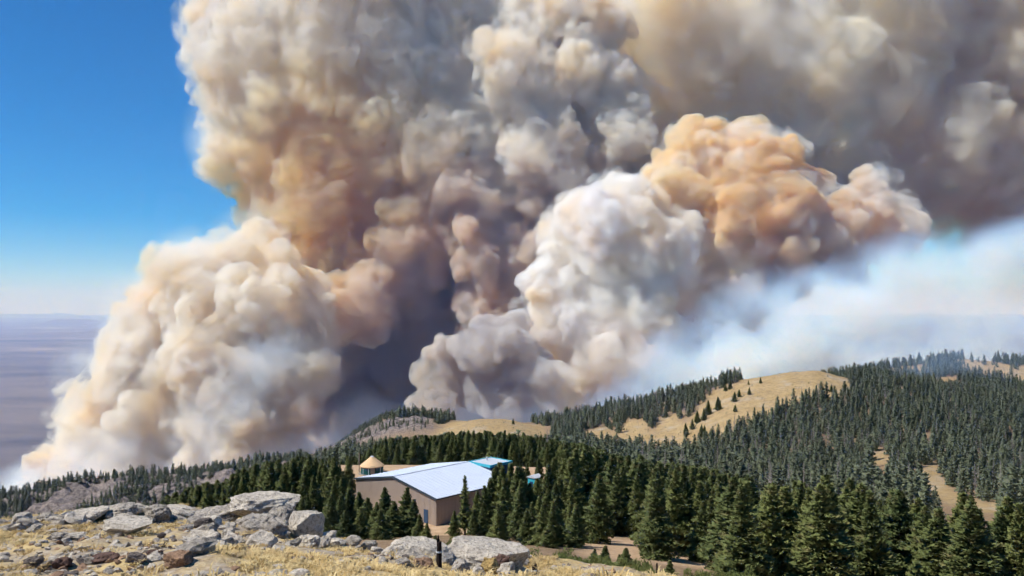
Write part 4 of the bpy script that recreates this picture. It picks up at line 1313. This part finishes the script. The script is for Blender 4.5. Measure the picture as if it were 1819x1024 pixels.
ZONES = [(610, 330, 215, 3900, (.003, .24, 1.15)), (790, 450, 240, 3700, (.10, .21, .28)), (660, 640, 260, 4200, (.26, .33, .30)), (850, 690, 170, 2720, (.30, .35, .33)),
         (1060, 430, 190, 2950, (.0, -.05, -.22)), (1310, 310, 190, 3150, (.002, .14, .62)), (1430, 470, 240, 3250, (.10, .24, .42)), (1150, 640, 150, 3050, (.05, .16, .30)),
         (1010, 310, 100, 3600, (.05, .18, .38)), (520, 520, 110, 3300, (.004, .10, .34)), (1200, 380, 380, 4600, (.3, .4, .4))]  # smoke's own browns, plus painted shade in recesses and amber of light passing through
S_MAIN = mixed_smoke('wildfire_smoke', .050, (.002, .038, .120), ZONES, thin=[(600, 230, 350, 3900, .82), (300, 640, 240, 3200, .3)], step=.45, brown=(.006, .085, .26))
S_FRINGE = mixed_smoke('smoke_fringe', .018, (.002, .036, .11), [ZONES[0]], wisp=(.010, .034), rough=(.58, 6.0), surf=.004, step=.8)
S_SOFT = mixed_smoke('drifting_smoke', .013, (.002, .048, .185), [(1740, 330, 260, 4000, (.035, .13, .28)), (1380, 60, 200, 3900, (0, -.03, -.13)), (1800, 130, 200, 3900, (0, .05, .2))], wisp=(.0045, .014), step=.25)
def puff_mat(name, dens, scat, wisp):
    m = bpy.data.materials.new(name); m.use_nodes = True
    N, L = m.node_tree.nodes, m.node_tree.links
    N.remove(N['Principled BSDF'])
    tc, vl, g, nz = N.new('ShaderNodeTexCoord'), N.new('ShaderNodeVectorMath'), N.new('ShaderNodeNewGeometry'), N.new('ShaderNodeTexNoise')
    def mth(op, a_, b_=0.0, cl=False):
        k_ = N.new('ShaderNodeMath'); k_.operation = op; k_.use_clamp = cl
        for so_, v_ in zip(k_.inputs, (a_, b_)):
            if isinstance(v_, bpy.types.NodeSocket): L.new(v_, so_)
            else: so_.default_value = v_
        return k_.outputs[0]
    vl.operation = 'DOT_PRODUCT'
    L.new(tc.outputs['Object'], vl.inputs[0]); L.new(tc.outputs['Object'], vl.inputs[1])
    fall = mth('SUBTRACT', 1.0, vl.outputs['Value'], True)
    fall = mth('MULTIPLY', fall, fall)
    nz.inputs['Scale'].default_value = wisp; nz.inputs['Detail'].default_value = 3; nz.inputs['Roughness'].default_value = .6
    L.new(g.outputs['Position'], nz.inputs['Vector'])
    w_ = mth('MULTIPLY', mth('SUBTRACT', nz.outputs['Fac'], .40, True), 5.0)
    v1 = N.new('ShaderNodeVolumeScatter'); v1.inputs['Color'].default_value = (*scat, 1)
    L.new(mth('MULTIPLY', mth('MULTIPLY', fall, w_), dens), v1.inputs['Density'])
    L.new(v1.outputs[0], N['Material Output'].inputs['Volume'])
    return m
S_VEIL = puff_mat('smoke_veil', .0090, (.38, .64, 1.0), .0075)
S_HALO = puff_mat('smoke_halo', .0095, (.62, .80, 1.0), .0060)
S_THIN = puff_mat('smoke_thin', .0030, (.36, .60, 1.0), .0060)
bm = bmesh.new(); bmesh.ops.create_icosphere(bm, subdivisions=3, radius=1.0)
PUFF = {}
for mt in (S_VEIL, S_HALO, S_THIN):
    me = bpy.data.meshes.new('puff'); bm.to_mesh(me); me.shade_smooth(); me.materials.append(mt); PUFF[mt.name] = me
bm.free()
def puff(label, px_, py_, d_, rx, ry, mat, tilt=0.0, deep=1.0):
    o_ = obj('smoke_wisp', PUFF[mat.name])
    o_.location = P(px_, py_, d_)
    o_.scale = (rx / F * d_, (rx + ry) / 2 / F * d_ * deep, ry / F * d_)
    o_.rotation_euler = (0, -tilt, 0)
    return tag(o_, label, 'smoke', 'thin wisps of wildfire smoke', 'stuff')
PLUME = []
FRINGE = []
def body(blobs, d0, fringe=True):
    full = [(b_[0], b_[1], b_[2], b_[3] if len(b_) > 3 else d0) for b_ in blobs]
    PLUME.extend(full)
    if fringe:
        FRINGE.extend(full)
body([(420, 60, 72), (402, 130, 55), (415, 210, 50), (408, 285, 46), (480, 80, 110), (500, 190, 105), (510, 290, 80), (560, 60, 120), (430, -30, 60), (500, -60, 110), (640, -80, 130), (660, 60, 130), (590, 170, 120), (800, -60, 130), (840, 60, 110), (720, 130, 120), (470, 385, 42),
      (610, 300, 130), (720, 230, 130), (740, 330, 110), (560, 370, 90), (640, 420, 100), (850, 200, 120), (860, 300, 100), (540, 440, 75), (560, 520, 90)], 3900)
body([(760, 420, 80), (700, 480, 80), (840, 420, 80), (900, 360, 75), (820, 340, 60), (910, 450, 70), (880, 530, 60), (930, 530, 60), (960, 340, 60), (1010, 330, 50), (860, 580, 45), (640, 540, 70), (570, 610, 70, 4000), (540, 720, 75, 3900), (580, 800, 70, 3900), (500, 850, 70)], 3650, False)
body([(680, 560, 110), (610, 640, 110), (560, 740, 100), (660, 720, 90), (760, 560, 100), (590, 820, 90), (740, 680, 90), (700, 800, 80), (850, 560, 100), (1000, 420, 100), (950, 560, 110), (1080, 330, 100), (1150, 420, 110), (1250, 470, 90), (860, 640, 90), (1000, 640, 100), (1400, 380, 100), (1500, 330, 90), (1600, 340, 70), (1100, 600, 80)], 4500, False)
body([(110, 830, 42), (150, 770, 42), (145, 720, 34), (200, 740, 56), (200, 680, 42), (220, 630, 42), (260, 660, 66), (250, 570, 42), (300, 540, 56), (300, 480, 38), (360, 465, 34), (370, 520, 72), (420, 460, 44), (470, 430, 36), (470, 530, 80), (400, 620, 90), (300, 720, 86), (420, 730, 92), (510, 630, 78), (260, 810, 78), (380, 820, 80), (480, 800, 70), (160, 840, 56), (530, 550, 60), (70, 850, 34)], 3200)
body([(770, 690, 38), (800, 640, 38), (780, 730, 40), (850, 620, 42), (840, 690, 50), (900, 660, 50), (900, 600, 45), (920, 720, 50), (960, 690, 52), (980, 730, 50), (742, 722, 20), (930, 640, 48), (820, 760, 40), (900, 770, 40)], 2700, False)
body([(1060, 400, 75), (1110, 390, 65), (1010, 405, 46), (1000, 440, 32), (1100, 470, 75), (1050, 520, 66), (985, 520, 55), (1020, 575, 80), (1100, 560, 75), (1150, 500, 65), (1080, 630, 75), (1150, 600, 55), (990, 640, 55), (1040, 680, 45), (1185, 440, 55)], 2950)
body([(1240, 305, 75), (1200, 340, 55), (1300, 295, 68), (1365, 292, 55), (1330, 370, 75), (1255, 400, 75), (1415, 340, 48), (1400, 415, 72), (1300, 450, 75), (1480, 400, 55), (1540, 345, 38), (1560, 400, 52), (1610, 410, 40), (1490, 450, 50), (1230, 505, 72), (1310, 515, 62), (1210, 590, 52), (1390, 480, 45), (1130, 680, 40), (1170, 650, 40), (1060, 720, 35)], 3200)
body([(950, 200, 66), (1010, 180, 66), (990, 250, 56), (1040, 110, 56), (1090, 160, 56), (1110, 230, 46), (1000, 295, 40), (940, 270, 46), (1060, 40, 56), (960, 50, 66), (1000, 10, 50), (1085, 280, 38), (900, 110, 60)], 3500)
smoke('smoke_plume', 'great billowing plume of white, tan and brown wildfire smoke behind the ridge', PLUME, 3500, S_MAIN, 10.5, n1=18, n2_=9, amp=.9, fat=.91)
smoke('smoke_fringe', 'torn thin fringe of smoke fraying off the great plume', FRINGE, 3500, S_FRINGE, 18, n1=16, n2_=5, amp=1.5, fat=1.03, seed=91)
smoke('smoke_cloud', 'broad soft beige smoke filling the upper right sky', [(1150, 60, 120), (1250, 110, 150), (1200, 210, 110), (1350, 60, 160), (1440, 130, 160), (1550, 60, 180), (1700, 80, 190), (1850, 40, 200), (1600, 190, 120), (2000, 100, 200), (1200, -80, 150), (1400, -100, 180), (1600, -120, 200), (1800, -120, 200), (1370, 220, 90), (1480, 250, 80), (1700, 270, 120), (1820, 230, 150), (1850, 330, 110), (1740, 340, 75), (2000, 300, 160), (1620, 290, 80), (1660, 360, 60), (1560, 290, 60), (1700, 400, 55), (1780, 395, 75), (1860, 400, 90)], 3900, S_SOFT, 16, n1=16, n2_=7, amp=1.4)
rv = random.Random(21)
edge_line = [(1030, 735), (1170, 670), (1260, 600), (1400, 525), (1490, 455), (1650, 418), (1820, 390), (2000, 370)]
ex, ey = [p_[0] for p_ in edge_line], [p_[1] for p_ in edge_line]
for i_ in range(30):
    px_ = 1050 + 900 * (i_ + rv.random()) / 30
    top = float(np.interp(px_, ex, ey)); bot = float(np.interp(px_, [1000, 1300, 1450, 1700, 2000], [750, 690, 665, 640, 650]))
    py_ = top + (bot - top) * rv.random() ** .9 + 12
    rx = rv.uniform(110, 230) * (.6 if px_ < 1200 else 1); ry = rx * rv.uniform(.35, .6)
    puff('thin bluish smoke drifting low over the right-hand ridges', px_, py_, rv.uniform(2050, 2600), rx, ry, S_VEIL, rv.uniform(.1, .6))
for px_, py_, rx, ry in ((700, 745, 110, 40), (820, 745, 120, 36), (950, 745, 120, 40), (560, 800, 120, 46), (420, 830, 130, 40), (270, 850, 120, 36)):
    puff('thin smoke hugging the ridge at the foot of the plume', px_, py_, 2300, rx, ry, S_THIN, .15)
for px_, py_, rx, ry, tl in ((-30, 890, 130, 55, .4), (40, 868, 120, 55, .5), (20, 880, 110, 60, .5), (90, 840, 110, 60, .6), (170, 820, 110, 60, .4), (120, 880, 140, 70, .2)):
    puff('whitish smoke spreading at the foot of the left plume', px_, py_, 2750, rx, ry, S_HALO, tl)
for px_, py_, d_, rx, ry, tl in ((395, 100, 3850, 80, 130, 0), (395, 250, 3850, 70, 110, 0), (440, 400, 3700, 80, 50, .4), (330, 460, 3150, 110, 60, .5), (230, 560, 3150, 80, 90, .3), (170, 680, 3150, 80, 100, .4),
                                 (460, 640, 2800, 110, 70, .6), (400, 720, 2800, 100, 60, .5), (330, 800, 2750, 90, 60, .2), (620, 760, 3200, 110, 70, .5)):
    puff('soft wisps of smoke fraying off the left side of the plume', px_, py_, d_, rx, ry, S_HALO, tl)
for px_, py_, d_, rx, ry in ((1580, 660, 1180, 150, 50), (1680, 650, 1180, 170, 60), (1800, 660, 1180, 180, 65), (1740, 630, 1200, 200, 60)):
    puff('blue haze of drifting smoke in front of the farthest hill', px_, py_, d_, rx, ry, S_THIN, 0, .5)
# ------------------------------------------------------------------ the air
hb = box_mesh('haze', -140000, 140000, -3000, 138000, -1420, 2650)
hm = bpy.data.materials.new('haze'); hm.use_nodes = True
hm.node_tree.nodes.remove(hm.node_tree.nodes['Principled BSDF'])
pv_ = hm.node_tree.nodes.new('ShaderNodeVolumePrincipled')
pv_.inputs['Color'].default_value = (.31, .48, 1.0, 1)
pv_.inputs['Absorption Color'].default_value = (1, 1, 1, 1)
pv_.inputs['Density'].default_value = 2.7e-5
hm.node_tree.links.new(pv_.outputs[0], hm.node_tree.nodes['Material Output'].inputs['Volume'])
ho = tag(obj('haze', hb, hm), 'thin blue haze in the air over the plain', 'haze', None, 'stuff')
print('scene', round(time.time() - T0, 1))
